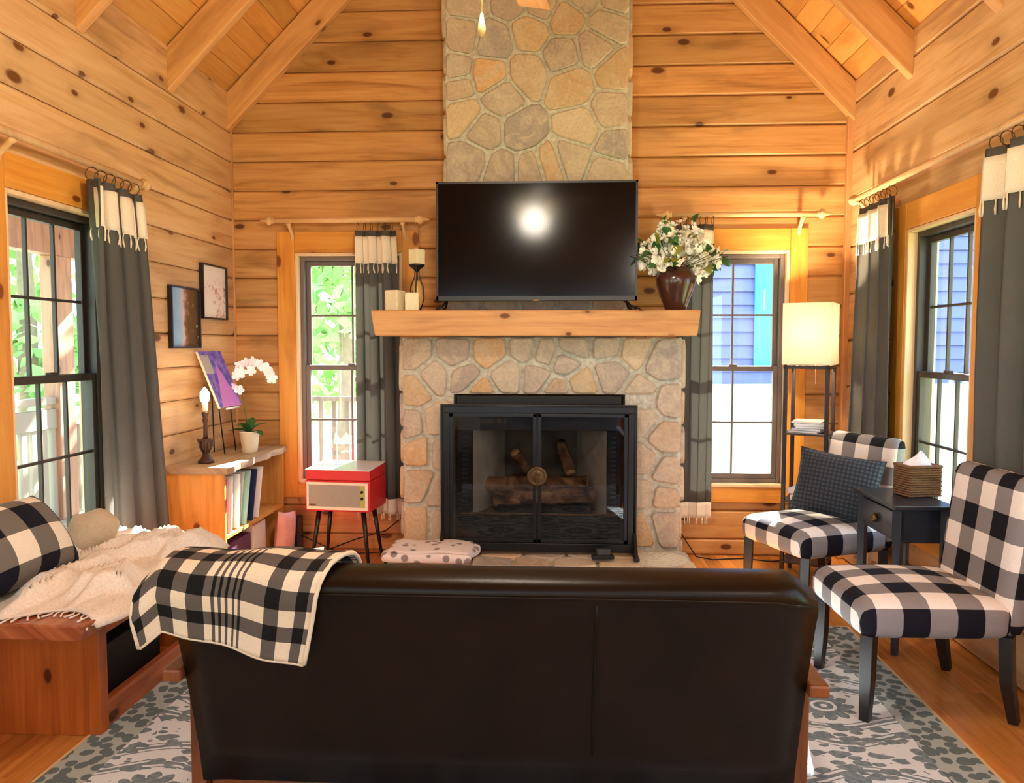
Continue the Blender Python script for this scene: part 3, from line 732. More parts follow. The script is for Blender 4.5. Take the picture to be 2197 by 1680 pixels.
curtain(frR, 2.80, 3.25, 2.75, 3.32, 0.10, 2.135, 0.34, 3, 'grey curtain nearest the camera on the right wall behind the near checked chair', seed=5, amp=0.034)
# ------------------------------------------------------------------ rug
n = NB('damask_rug', 0.95, 0.1)
x, y, _ = n.xyz(n.co())[0:3]
dn = n.noise(n.co(), 9, 3)
xd = n.m('MULTIPLY_ADD', dn, 0.03, x); yd = n.m('MULTIPLY_ADD', dn, 0.03, y)
Lx, Wy = 0.56, 0.36
row = n.m('FLOOR', n.m('DIVIDE', yd, Wy))
xs = n.m('ADD', n.m('DIVIDE', xd, Lx), n.m('MULTIPLY', n.m('MODULO', n.m('ADD', row, 20.0), 2.0), 0.5))
fx = n.m('SUBTRACT', n.m('FRACT', n.m('ADD', xs, 20.0)), 0.5); fy_ = n.m('SUBTRACT', n.m('FRACT', n.m('DIVIDE', yd, Wy)), 0.5)
px = n.m('MULTIPLY', fx, Lx); py = n.m('MULTIPLY', fy_, Wy)
r = n.m('SQRT', n.m('ADD', n.m('MULTIPLY', px, px), n.m('MULTIPLY', py, py)))
an = n.m('ARCTAN2', py, px); pet = n.m('COSINE', n.m('MULTIPLY', an, 12.0))
edge = n.m('MULTIPLY_ADD', pet, 0.010, 0.104)
flower = n.m('LESS_THAN', r, edge)
ring = n.m('MULTIPLY', n.m('GREATER_THAN', r, 0.034), n.m('LESS_THAN', r, 0.046))
dot = n.m('LESS_THAN', r, 0.012)
slit = n.m('MULTIPLY', n.m('LESS_THAN', pet, -0.93), n.m('GREATER_THAN', r, 0.078))
flower = n.m('MULTIPLY', flower, n.m('SUBTRACT', 1.0, n.m('MAXIMUM', n.m('MAXIMUM', ring, dot), slit)))
cv = n.m('MULTIPLY_ADD', n.m('COSINE', n.m('MULTIPLY', fx, 2 * math.pi)), 0.040, 0.125)
vd = n.m('ABSOLUTE', n.m('SUBTRACT', n.m('ABSOLUTE', py), cv)); vine = n.m('MAXIMUM', n.m('LESS_THAN', vd, 0.0085), n.m('MULTIPLY', n.m('GREATER_THAN', vd, 0.02), n.m('LESS_THAN', vd, 0.026)))
vo = n.node('ShaderNodeTexVoronoi', voronoi_dimensions='2D'); n.put(vo.inputs['Vector'], n.comb(n.m('MULTIPLY', xd, 15.0), n.m('MULTIPLY', yd, 26.0))); vo.inputs['Scale'].default_value = 1.0
leafm = n.m('MULTIPLY', n.m('LESS_THAN', vo.outputs['Distance'], n.m('MULTIPLY', n.xyz(vo.outputs['Color'])[0], 0.66)), n.m('GREATER_THAN', r, 0.135))
pat = n.m('MAXIMUM', n.m('MAXIMUM', flower, vine), leafm)
pat = n.m('MULTIPLY', pat, n.m('MULTIPLY_ADD', n.noise(n.co(), 60, 2), 0.5, 0.6))
field = n.mix(pat, srgb(208, 216, 222), srgb(84, 104, 114))
# border
RXC, RYC, RW, RH = -0.105, 2.35, 3.0, 2.75
bd = n.m('MINIMUM', n.m('SUBTRACT', RW / 2, n.m('ABSOLUTE', x)), n.m('SUBTRACT', RH / 2, n.m('ABSOLUTE', y)))
vb = n.node('ShaderNodeTexVoronoi', voronoi_dimensions='2D'); n.put(vb.inputs['Vector'], n.comb(n.m('MULTIPLY', xd, 22.0), n.m('MULTIPLY', yd, 22.0))); vb.inputs['Scale'].default_value = 1.0
bcol = n.mix(n.m('LESS_THAN', vb.outputs['Distance'], 0.43), srgb(164, 174, 172), srgb(96, 110, 112))
c = n.mix(n.m('LESS_THAN', bd, 0.17), field, bcol)
c = n.mix(n.m('LESS_THAN', bd, 0.014), c, srgb(206, 176, 130))
n.color(c); n.bump(n.noise(n.co(), 400, 2), 0.3, 0.003); M['rug'] = n.mat
rug = box('area_rug', -RW / 2, RW / 2, -RH / 2, RH / 2, 0.0, 0.008, M['rug'], bevel=0.003)
rug.location = (RXC, RYC, 0.001); rug.rotation_euler = (0, 0, math.radians(-0.8))
tag(rug, 'blue grey and cream damask patterned area rug under the seating', 'rug')
# ------------------------------------------------------------------ sofa
sx0, sx1 = -0.845, 0.555
sofa = empty('leather_loveseat', ((sx0 + sx1) / 2, 1.95, 0.009), label='dark brown leather loveseat seen from behind with wooden frame', cat='sofa')
def prof_back(t):   # outer profile of back cushion, 0..1 from bottom rear over top to front
    return t
pr = [(1.765, .30), (1.740, .40), (1.700, .52), (1.655, .64), (1.612, .75), (1.590, .80), (1.578, .822), (1.575, .838), (1.582, .852), (1.600, .861), (1.640, .868), (1.680, .866), (1.715, .855), (1.735, .83), (1.75, .79), (1.80, .68), (1.86, .52), (1.90, .42)]
NX = 24; v = []; f = []
for i in range(NX + 1):
    s = i / NX; e = min(s, 1 - s) * (sx1 - sx0); k = min(1.0, e / 0.035); k = math.sqrt(max(0.0, 1 - (1 - k) ** 2))
    xx = sx0 + (sx1 - sx0) * s
    for (yy, zz) in pr:
        cy_, cz_ = 1.74, .58
        # ease corners at both ends, slight dip in the middle
        q = 0.93 + 0.07 * k
        dip = -0.004 * math.cos((s - .5) * math.pi) if zz > .8 else 0
        v.append((xx, cy_ + (yy - cy_) * (0.75 + 0.25 * k), .3 + (zz - .3) * q + dip))
n_ = len(pr)
for i in range(NX):
    for j in range(n_ - 1): f.append((i * n_ + j, i * n_ + j + 1, (i + 1) * n_ + j + 1, (i + 1) * n_ + j))
f.append(tuple(range(n_))); f.append(tuple(range(NX * n_, (NX + 1) * n_)))
for i in range(NX): f.append((i * n_, (i + 1) * n_, (i + 2) * n_ - 1, (i + 1) * n_ - 1))
P(mesh('back_cushion', v, f, M['leather'], smooth=True), sofa)
P(tube('piping', [(sx0 + .02, 1.588, .812), (sx0 + .1, 1.579, .823), (0, 1.577, .825), (sx1 - .1, 1.579, .823), (sx1 - .02, 1.588, .812)], 0.004, M['leather'], n=6), sofa)
P(tube('back_seam', [(0.09, 1.585, .808), (0.09, 1.609, .752), (0.09, 1.652, .64), (0.09, 1.697, .52), (.09, 1.738, .40)], 0.0025, M['leather'], n=5), sofa)
def pillowv(w, h, t, n=16, pw=2.2):
    v = []; f = []; uv = []
    for sd_ in (1, -1):
        for j in range(n + 1):
            for i in range(n + 1):
                a = -1 + 2 * i / n; b = -1 + 2 * j / n
                k = max(0.0, (1 - abs(a) ** pw) * (1 - abs(b) ** pw)) ** 0.5
                pin = 1 - 0.06 * (1 - abs(b)) * 0 - 0.07 * (1 - abs(a) ** 2) * abs(b) ** 4
                pin2 = 1 - 0.07 * (1 - abs(b) ** 2) * abs(a) ** 4
                v.append((a * w / 2 * pin2, sd_ * t / 2 * k, b * h / 2 * pin)); uv.append((a * w / 2, b * h / 2))
        o = (0 if sd_ == 1 else (n + 1) ** 2)
        for j in range(n):
            for i in range(n): k = o + j * (n + 1) + i; f.append((k, k + 1, k + n + 2, k + n + 1))
    return v, f, uv
for i in range(2):
    a = sx0 + .02 + i * .69
    bx_ = P(box('seat_cushion', a, a + .68, 1.86, 2.44, .30, .45, M['leather'], bevel=0.04, seg=4), sofa)
for sx in (sx0 - .045, sx1 + .0):
    P(box('arm_rail', sx, sx + .045, 1.66, 2.46, .585, .615, M['frame_red'], bevel=0.006), sofa)
    for yy in (1.80, 2.40): P(box('frame_post', sx + .004, sx + .041, yy - .02, yy + .03, .0 + .009, .585, M['frame_red'], bevel=0.004), sofa)
    for yy in (1.95, 2.10, 2.25): P(box('arm_slat', sx + .012, sx + .03, yy, yy + .04, .24, .585, M['frame_red'], bevel=0.003), sofa)
P(box('base_frame', sx0, sx1, 1.80, 2.44, .20, .30, M['frame_red'], bevel=0.006), sofa)
# plaid throw over the left end
def gridobj(name, fn, nu, nv, mat, uvfn=None, solid=0.004, parent=None, **k):
    v = []; f = []; uv = []
    for j in range(nv + 1):
        for i in range(nu + 1):
            s, t = i / nu, j / nv; v.append(fn(s, t)); uv.append(uvfn(s, t) if uvfn else (s, t))
    for j in range(nv):
        for i in range(nu): q = j * (nu + 1) + i; f.append((q, q + 1, q + nu + 2, q + nu + 1))
    return mesh(name, v, f, mat, parent, smooth=True, uv=uv, solid=solid, fix=False, **k)
cur = [Vector(p) for p in ((1.86, .60), (1.80, .72), (1.765, .80), (1.745, .855), (1.71, .878), (1.65, .886), (1.60, .880), (1.562, .858), (1.553, .82), (1.573, .765), (1.590, .70), (1.60, .655))]
cl = [0]
for a, b in zip(cur, cur[1:]): cl.append(cl[-1] + (b - a).length)
def along(t):
    d = t * cl[-1]
    for i in range(len(cl) - 1):
        if d <= cl[i + 1] + 1e-9:
            q = (d - cl[i]) / (cl[i + 1] - cl[i]); return cur[i] + (cur[i + 1] - cur[i]) * q
    return cur[-1]
def fthrow(s, t):
    t2 = t * (1 - (1 - s) * 0.14 * t)
    e = along(min(1, t2))
    dx = 0.0
    xx = -0.885 + s * (0.44 - 0.09 * t * t) + 0.006 * math.sin(5 * t)
    over = max(0, -0.845 - xx)
    return (xx, e.x - 0.006 * math.sin(s * 15 + t * 3) - 0.003, e.y + 0.003 * math.sin(9 * s + 4 * t) - over * 1.1 + 0.004)
th = gridobj('plaid_throw', fthrow, 40, 60, M['plaid'], lambda s, t: (s * 0.44, t * cl[-1] - .0), 0.010)
tag(th, 'black and cream plaid fleece throw over the left end of the loveseat', 'throw')
thm = th
for k_, (s0, s1, t0, t1) in enumerate(((0, 1, 1, 1), (1, 1, 0, 1), (0, 0, 0, 1))):
    pts = [Vector(fthrow(s0 + (s1 - s0) * i / 24, t0 + (t1 - t0) * i / 24)) for i in range(25)]
    tube('hem', pts, 0.006, M['plaid'], th, n=6)
v, f, uv = pillowv(.30, .42, .16)
pw = mesh('white_pillow', v, f, M['white'], None, smooth=True, uv=uv, loc=(-.79, 2.02, .588), rot=(math.radians(-22), 0, math.radians(6)))
tag(pw, 'white pillow on the loveseat peeking over the plaid throw', 'pillow')
# ------------------------------------------------------------------ slipper chairs
def rbox(x0, x1, y0, y1, z0, z1, r, n=10, dome=0.0):
    """rounded box surface grid with smooth corners; returns verts, faces, normals"""
    bm = bmesh.new(); bmesh.ops.create_cube(bm, size=1.0)
    bmesh.ops.subdivide_edges(bm, edges=bm.edges[:], cuts=n, use_grid_fill=True)
    c = Vector(((x0 + x1) / 2, (y0 + y1) / 2, (z0 + z1) / 2)); h = Vector(((x1 - x0) / 2, (y1 - y0) / 2, (z1 - z0) / 2))
    v = []; nn = []
    for q in bm.verts:
        p = Vector((q.co.x * 2 * h.x, q.co.y * 2 * h.y, q.co.z * 2 * h.z))
        i = Vector((max(-h.x + r, min(h.x - r, p.x)), max(-h.y + r, min(h.y - r, p.y)), max(-h.z + r, min(h.z - r, p.z))))
        d = p - i
        if d.length > 1e-6:
            nrm = d.normalized(); p = i + nrm * r
        else: nrm = Vector((0, 0, 1))
        p2 = p.copy()
        if dome and p.z > 0: p2.z += dome * (1 - (p.x / h.x) ** 2) * (1 - (p.y / h.y) ** 2)
        v.append(c + p2); nn.append(nrm)
    f = [tuple(w.index for w in fa.verts) for fa in bm.faces]
    bm.free(); return v, f, nn, c, h
def chair(loc, rz, label):
    root = empty('slipper_chair', loc, rz, label, 'chair', 'checked slipper chairs')
    v, f, nn, c, h = rbox(-.26, .26, -.30, .24, .30, .435, .05, 12, .028)
    uv = []
    for p, m_ in zip(v, nn):
        dz = max(0, .435 - p.z)
        uv.append((p.x + math.copysign(dz * abs(m_.x), p.x) + 5.0, p.y + math.copysign(dz * abs(m_.y), p.y) * (1 if abs(m_.y) > abs(m_.x) else .3) + 5.04))
    s_ = mesh('seat', v, f, M['check'], root, smooth=True, uv=uv)
    v, f, nn, c, h = rbox(-.25, .25, .195, .285, .31, .875, .04, 12)
    uv = []; v2 = []
    for p, m_ in zip(v, nn):
        dy = p.y - .195; lean = (p.z - .31) * .13
        uv.append((p.x + math.copysign(dy * abs(m_.x), p.x) + 5.0, p.z + dy * abs(m_.z) * (1 if p.z > .5 else 0) + 5.0)); v2.append((p.x, p.y + lean, p.z))
    mesh('backrest', v2, f, M['check'], root, smooth=True, uv=uv)
    for sx in (-1, 1):
        for (y0_, y1_) in ((-.255, -.262), (.225, .262)):
            pts = [(sx * .225, y0_, .315), (sx * .226, y0_ + (y1_ - y0_) * .25, .15), (sx * .228, y1_, 0.0)]
            v, f = tubev(pts, [.033, .031, .024], 4)
            # square legs
            o = mesh('leg', v, f, M['espresso'], root, bevel=0.003)
    return root
chair((1.375, 2.985, 0.009), -math.pi / 2 + 0.02, 'near black and white checked slipper chair at the right edge')
chair((1.385, 4.10, 0.0), -math.pi / 2 + math.radians(22), 'far black and white checked slipper chair holding the dark pillow')
n = NB('quilted_charcoal', 0.7, 0.3); u, v_, _ = n.xyz(n.co('UV'))[0:3]
q = n.m('MULTIPLY', n.m('ABSOLUTE', n.m('SINE', n.m('MULTIPLY', u, 150.0))), n.m('ABSOLUTE', n.m('SINE', n.m('MULTIPLY', v_, 150.0))))
n.color(n.mix(q, srgb(34, 38, 44), srgb(64, 70, 78))); n.bump(q, 0.7, 0.006); M['quilt'] = n.mat
v, f, uv = pillowv(.42, .34, .15, 20)
pl = mesh('charcoal_pillow', v, f, M['quilt'], None, smooth=True, uv=uv, loc=(1.455, 4.02, .632), rot=(math.radians(-16), math.radians(7), math.radians(-30)))
tag(pl, 'dark charcoal textured pillow on the far checked chair', 'pillow')
# ------------------------------------------------------------------ side table and tissue box
tb_ = empty('side_table', (1.585, 3.55, 0), 0, 'small charcoal painted side table with drawer between the two checked chairs', 'side table')
tx0, tx1, ty0, ty1, tz = 1.455, 1.725, 3.345, 3.80, .665
pb('top', tb_, tx0, tx1, ty0, ty1, tz - .02, tz, mat='tablepaint', bevel=0.006)
pb('apron', tb_, tx0 + .035, tx1 - .03, ty0 + .04, ty1 - .04, tz - .17, tz - .021, mat='tablepaint')
dr = pb('drawer', tb_, tx0 + .022, tx0 + .036, ty0 + .065, ty1 - .065, tz - .155, tz - .035, mat='tablepaint')
hb = lathe('pull', [(0.0, .0), (.014, .002), (.02, .012), (.016, .026), (.008, .036), (.004, .042), (0.0, .043)], M['bronze'], n=14, loc=(tx0 + .012, (ty0 + ty1) / 2, tz - .118)); hb.parent = dr; hb.matrix_parent_inverse = Matrix()
hb.matrix_parent_inverse = (Matrix.Translation(tb_.location) @ dr.matrix_parent_inverse).inverted() @ Matrix() if False else Matrix()
for a in (tx0 + .035, tx1 - .035):
    for b in (ty0 + .035, ty1 - .035):
        vv, ff = tubev([(a, b, tz - .02), (a, b, .3), (a, b, 0.0)], [.026, .024, .018], 4); P(mesh('leg', vv, ff, M['tablepaint'], bevel=0.003), tb_)
tis = empty('tissue_box', (1.665, 3.60, tz), math.radians(12), 'woven brown basket tissue box on the side table', 'tissue box')
M['wicker'] = flat('wicker', srgb(120, 88, 60), 0.8, scale=90, var=0.35, bump=0.4)
hw, hd, hh = .078, .055, .14
P(box('liner', -hw + .006, hw - .006, -hd + .006, hd - .006, .004, hh - .004, M['wicker'], loc=(0, 0, 0)), tis).matrix_parent_inverse = Matrix()
for k in range(13):
    z = .008 + k * .0108; o = (k % 2) * math.pi
    pts = []
    per = [(-hw, -hd), (hw, -hd), (hw, hd), (-hw, hd), (-hw, -hd)]
    for (a, b) in zip(per, per[1:]):
        for i in range(12):
            t = i / 12; ax = a[0] + (b[0] - a[0]) * t; ay = a[1] + (b[1] - a[1]) * t; d = 1 + .028 * math.sin(i * math.pi / 2 + o + .4); pts.append((ax * d, ay * d, z))
    pts.append(pts[0]); o_ = tube('wicker_strand', pts, .0056, M['wicker'], tis, n=5)
tube('rim', [(-hw, -hd, hh), (hw, -hd, hh), (hw, hd, hh), (-hw, hd, hh), (-hw, -hd, hh)], .008, M['wicker'], tis, n=6)
M['tissue'] = flat('tissue_paper', srgb(244, 244, 250), 0.9)
def ftis(s, t):
    a = s * 2 * math.pi; r_ = (.065 * (1 - t) ** 0.8 + .006) * (1 + .35 * math.sin(a * 3) * (t * (1 - t) * 3 + .1)); return (r_ * math.cos(a) + .012 * t, r_ * .6 * math.sin(a), hh - .004 + .06 * t + .012 * t * math.sin(2 * a))
gridobj('tissue', ftis, 28, 8, M['tissue'], parent=tis, solid=0.001)
# ------------------------------------------------------------------ floor lamp with shelves
fl = empty('floor_lamp', (1.485, 4.565, 0), math.radians(-28), 'lit square shade floor lamp with shelves in the right back corner', 'floor lamp')
h = .125
for a in (-h + .012, h - .012):
    for b in (-h + .012, h - .012): box('post', a - .011, a + .011, b - .011, b + .011, 0, 1.245, M['lampwood'], fl)
for z in (.10, .455, .85): box('shelf', -h + .002, h - .002, -h + .002, h - .002, z - .012, z, M['lampwood'], fl)
mb = MB(); mb.box(-h, h, -h, -h + .02, 1.22, 1.24).box(-h, h, h - .02, h, 1.22, 1.24).box(-h, -h + .02, -h, h, 1.22, 1.24).box(h - .02, h, -h, h, 1.22, 1.24).build('top_frame', M['lampwood'], fl)
m_ = bpy.data.materials.new('lamp_shade_paper'); m_.use_nodes = True; nt = m_.node_tree; nt.nodes.clear()
o = nt.nodes.new('ShaderNodeOutputMaterial'); tl = nt.nodes.new('ShaderNodeBsdfTranslucent'); df = nt.nodes.new('ShaderNodeBsdfDiffuse'); mx = nt.nodes.new('ShaderNodeMixShader')
tl.inputs[0].default_value = (1.0, .95, .84, 1); df.inputs[0].default_value = (.95, .90, .78, 1); mx.inputs[0].default_value = .7
nt.links.new(df.outputs[0], mx.inputs[1]); nt.links.new(tl.outputs[0], mx.inputs[2]); nt.links.new(mx.outputs[0], o.inputs[0])
h2 = .132
mesh('lamp_shade', [(-h2, -h2, 1.245), (h2, -h2, 1.245), (h2, h2, 1.245), (-h2, h2, 1.245), (-h2, -h2, 1.595), (h2, -h2, 1.595), (h2, h2, 1.595), (-h2, h2, 1.595)],
     [(0, 1, 5, 4), (1, 2, 6, 5), (2, 3, 7, 6), (3, 0, 4, 7)], m_, fl, solid=0.002, fix=False)
M['bulb'] = emis('warm_bulb', (1.0, .82, .55), 12.0)
lathe('bulb', [(0.0, 1.38), (.018, 1.385), (.03, 1.41), (.028, 1.44), (.012, 1.47), (.011, 1.48)], M['bulb'], fl, n=14)
tube('socket', [(0, 0, 1.30), (0, 0, 1.38)], .015, M['blackmat'], fl); tube('cross_bar', [(-h, 0, 1.30), (h, 0, 1.30)], .006, M['blackmat'], fl, n=6)
tube('pull_chain', [(.03, 0, 1.30), (.03, 0, 1.13)], .0015, M['cream'], fl, n=5)
def point(name, loc, e, c, r=.04, parent=None):
    d = bpy.data.lights.new(name, 'POINT'); d.energy = e; d.color = c; d.shadow_soft_size = r
    o = bpy.data.objects.new(name, d); COL.objects.link(o); o.location = loc
    if parent: o.parent = parent
    return o
point('lamp_light', (0, 0, 1.43), 95, (1.0, .80, .52), .05, fl)
# magazines and books on the lamp shelves
bc = [srgb(186, 190, 196), srgb(60, 96, 130), srgb(222, 210, 190), srgb(120, 150, 160), srgb(210, 150, 120)]
lb = ['pale grey magazine, lowest of the pile on the lamp shelf', 'blue magazine second from bottom on the lamp shelf', 'cream magazine in the middle of the lamp shelf pile', 'teal magazine second from the top on the lamp shelf', 'salmon covered book on top of the lamp shelf pile']
def book(loc, w, d, t, rz, c, label, cat='magazine', grp='magazines on the lamp shelf'):
    r_ = empty('magazine' if cat == 'magazine' else 'book', loc, rz, label, cat, grp)
    mc = flat('cover', c, 0.4)
    mb = MB(); mb.box(-w / 2, w / 2, -d / 2, d / 2, 0, .0012).box(-w / 2, w / 2, -d / 2, d / 2, t - .0012, t).box(-w / 2, -w / 2 + .0015, -d / 2, d / 2, 0, t).build('cover', mc, r_)
    box('pages', -w / 2 + .002, w / 2 - .002, -d / 2 + .002, d / 2 - .002, .0013, t - .0013, M['white'], r_, bevel=0); return r_
zc = .851
for i in range(5):
    t = .011 + .004 * (i % 2); book((1.485 + R(-.01, .01), 4.565 + R(-.01, .01), zc), .165, .19, t, math.radians(-28) + R(-.2, .2), bc[i], lb[i]); zc += t + .0005
book((1.485, 4.565, .456), .17, .2, .035, math.radians(-24), srgb(196, 36, 48), 'thick red book on the lower lamp shelf', 'book', 'books on the lower lamp shelf')
book((1.48, 4.56, .4925), .16, .19, .03, math.radians(-38), srgb(226, 228, 236), 'white book on top of the red one on the lower lamp shelf', 'book', 'books on the lower lamp shelf')
# ------------------------------------------------------------------ vase of flowers
VX, VY = .678, 4.40
vz = 1.548
M['vase'] = flat('brown_glaze', srgb(66, 34, 26), 0.22, 0.6, scale=6, var=0.2)
vs_ = empty('flower_vase', (VX, VY, vz), 0, 'brown glazed vase at the right end of the mantel', 'vase')
lathe('vase_body', [(.055, 0), (.058, .004), (.066, .03), (.09, .09), (.108, .145), (.112, .175), (.104, .205), (.082, .228), (.066, .238), (.064, .246), (.07, .252), (.062, .25), (.055, .235), (.05, .22)], M['vase'], vs_, n=36)
bq = empty('flower_bouquet', (VX, VY, vz + .22), 0, 'bouquet of white blossoms with green leaves in the brown vase', 'flowers')
rb_ = random.Random(5)
def petalmesh(name, n=5, r=.02, cup=.25, mat=None):
    mb = MB()
    for k in range(n):
        a = 2 * math.pi * k / n; c, s = math.cos(a), math.sin(a); q = []
        for (u, w, z) in ((0, 0, 0), (.5, .42, cup * .3), (.9, .36, cup), (1.05, 0, cup * 1.1), (.9, -.36, cup), (.5, -.42, cup * .3), (.6, 0, cup * .15)):
            q.append(((u * c - w * s) * r, (u * s + w * c) * r, z * r))
        mb.add(q, [(0, 1, 6), (1, 2, 6), (2, 3, 6), (3, 4, 6), (4, 5, 6), (5, 0, 6)])
    me = bpy.data.meshes.new(name); me.from_pydata(mb.v, [], mb.f); me.materials.append(mat); return me
bl = petalmesh('blossom', 5, .024, .45, M['petal'])
def leafmesh(name, L, W_, mat):
    v = []; f = []
    for i in range(7):
        t = i / 6; w = W_ * math.sin(math.pi * min(1, t * .95 + .03)) ** .8; z = .12 * L * math.sin(math.pi * t)
        v += [(t * L, -w, z + w * .3), (t * L, 0, z), (t * L, w, z + w * .3)]
    for i in range(6): k = i * 3; f += [(k, k + 1, k + 4, k + 3), (k + 1, k + 2, k + 5, k + 4)]
    me = bpy.data.meshes.new(name); me.from_pydata(v, [], f); me.materials.append(mat); me.polygons.foreach_set('use_smooth', [True] * len(me.polygons)); return me
lf1 = leafmesh('leaf', .07, .022, M['leaf']); lf2 = leafmesh('leaf', .065, .024, M['leafpale'])
def inst(name, me, parent, loc, rot, sc=1.0):
    o = bpy.data.objects.new(name, me); COL.objects.link(o); o.parent = parent; o.location = loc; o.rotation_euler = rot; o.scale = (sc,) * 3; return o
for k in range(46):
    a = rb_.uniform(0, 2 * math.pi); el = rb_.uniform(-.15, 1.35) if k > 6 else rb_.uniform(-.7, -.1)
    L = rb_.uniform(.08, .23) if el > 0 else rb_.uniform(.10, .17)
    d = Vector((math.cos(a) * math.cos(el) * .82 + .02, math.sin(a) * math.cos(el) * .6, math.sin(el) * 1.12))
    base = Vector((0, 0, 0)); mid = Vector((d.x * .35, d.y * .35, .06 + abs(d.z) * .06)); end = Vector((d.x * L, d.y * L, .055 + d.z * L))
    tube('stem', [base, mid * .6, mid, (mid + end) / 2, end], .002, M['stem'], bq, n=5)
    for j in range(8):
        t = .4 + .6 * j / 7; p = mid + (end - mid) * t + Vector((rb_.gauss(0, .016), rb_.gauss(0, .012), rb_.gauss(0, .016)))
        n_out = (p - Vector((0, 0, .05))).normalized(); e = n_out.to_track_quat('Z', 'Y').to_euler()
        inst('blossom', bl, bq, p, (e.x + rb_.gauss(0, .35), e.y + rb_.gauss(0, .35), rb_.uniform(0, 6)), rb_.uniform(.75, 1.25))
    for j in range(2):
        p = mid + (end - mid) * rb_.uniform(.1, .95); e = (d + Vector((rb_.gauss(0, .6),) * 3)).to_track_quat('X', 'Z').to_euler()
        inst('leaf', lf1 if rb_.random() < .55 else lf2, bq, p, (e.x + rb_.uniform(-1, 1), e.y, e.z), rb_.uniform(.8, 1.2))
# ------------------------------------------------------------------ candles on the mantel
def candle(x, y, z, w, h_, label, rz=.3):
    c = empty('pillar_candle', (x, y, z), rz, label, 'candle')
    v, f = tubev([(0, 0, 0), (0, 0, h_ * .97), (0, 0, h_)], [w * .68, w * .70, w * .62], 4); mesh('wax', v, f, M['wax'], c, bevel=0.008, seg=3)
    tube('wick', [(0, 0, h_), (.002, 0, h_ + .012)], .0015, M['blackmat'], c, n=5); return c
candle(-.905, 4.34, 1.548, .084, .115, 'squat cream pillar candle nearest the left end of the mantel', .4)
candle(-.805, 4.33, 1.548, .080, .10, 'short cream candle in front of the tall metal holder', .9)
ch_ = empty('candle_holder', (-.79, 4.40, 1.548), 0, 'tall dark iron and glass candle holder left of the television', 'candle holder')
lathe('base', [(.038, 0), (.038, .006), (.02, .01)], M['black'], ch_)
M['amber'] = flat('amber_glass', srgb(196, 150, 78), 0.3, scale=12, var=0.35)
lathe('amber_body', [(.016, .01), (.034, .05), (.036, .10), (.03, .14), (.018, .175)], M['amber'], ch_)
for a in (0, math.pi / 2, math.pi, 3 * math.pi / 2):
    tube('iron_rib', [(.02 * math.cos(a), .02 * math.sin(a), .008), (.04 * math.cos(a), .04 * math.sin(a), .07), (.036 * math.cos(a), .036 * math.sin(a), .14), (.012 * math.cos(a), .012 * math.sin(a), .20), (.012 * math.cos(a), .012 * math.sin(a), .235), (.04 * math.cos(a), .04 * math.sin(a), .258)], .0035, M['black'], ch_, n=6)
lathe('cup', [(.01, .225), (.014, .24), (.042, .256), (.046, .264), (.04, .266)], M['black'], ch_)
candle(-.79, 4.40, 1.815, .070, .085, 'cream candle on top of the tall iron holder', .2)
# ------------------------------------------------------------------ pictures on the left wall
def pic(y0, y1, z0, z1, mat, label):
    r_ = empty('framed_picture', (XL + .022, (y0 + y1) / 2, (z0 + z1) / 2), 0, label, 'picture')
    cy_, cz_ = (y0 + y1) / 2, (z0 + z1) / 2; a, b = (y1 - y0) / 2, (z1 - z0) / 2; t = .010
    mb = MB(); mb.box(0, .026, -a, a, b - t, b).box(0, .026, -a, a, -b, -b + t).box(0, .026, -a, -a + t, -b + t, b - t).box(0, .026, a - t, a, -b + t, b - t)
    mb.build('frame', M['espresso'], r_)
    mesh('print', [(.014, -a + t, -b + t), (.014, a - t, -b + t), (.014, a - t, b - t), (.014, -a + t, b - t)], [(0, 1, 2, 3)], mat, r_, uv=[(0, 0), (1, 0), (1, 1), (0, 1)])
    return r_
n = NB('print_blue_brown', 0.15, 0.5); u, v_, _ = n.xyz(n.co('UV'))[0:3]; w_ = n.noise(n.co('UV'), 4, 4)
uu = n.m('ADD', u, n.m('MULTIPLY_ADD', w_, .3, -.15))
c = n.ramp(uu, [(0.0, srgb(110, 160, 205)), (.36, srgb(150, 190, 220)), (.44, srgb(206, 186, 190)), (.52, srgb(120, 90, 80)), (.62, srgb(84, 66, 44)), (1.0, srgb(70, 56, 36))])
n.color(n.mix(n.sm(n.noise(n.co('UV'), 9, 3), .6, .8), c, srgb(190, 180, 130))); M['art1'] = n.mat
n = NB('print_white_pink', 0.3, 0.4); u, v_, _ = n.xyz(n.co('UV'))[0:3]; w_ = n.noise(n.co('UV'), 5, 4, 1.2)
m1 = n.m('MULTIPLY', n.sm(w_, .5, .62), n.m('MULTIPLY', n.sm(u, .3, .6), n.sm(v_, .8, .6)))
m2 = n.m('MULTIPLY', n.sm(n.noise(n.co('UV'), 12, 3, 1.5), .6, .64), n.m('MULTIPLY', n.sm(v_, .45, .6), n.sm(v_, .82, .7)))
n.color(n.mix(m2, n.mix(m1, srgb(236, 226, 216), srgb(196, 132, 138)), srgb(70, 54, 70))); M['art2'] = n.mat
n = NB('print_purple', 0.5, 0.3); u, v_, _ = n.xyz(n.co('UV'))[0:3]; w_ = n.noise(n.co('UV'), 7, 4)
tri = n.m('LESS_THAN', n.m('ABSOLUTE', n.m('SUBTRACT', u, .55)), n.m('MULTIPLY', n.m('SUBTRACT', n.m('MULTIPLY_ADD', w_, .2, .68), v_), .55))
c = n.mix(n.sm(w_, .35, .65), srgb(84, 70, 160), srgb(140, 116, 196)); c = n.mix(tri, c, n.mix(w_, srgb(216, 130, 190), srgb(180, 120, 200)))
gy = n.m('MULTIPLY', n.m('LESS_THAN', u, .35), n.m('MULTIPLY', n.m('GREATER_THAN', v_, .6), n.m('LESS_THAN', v_, .93)))
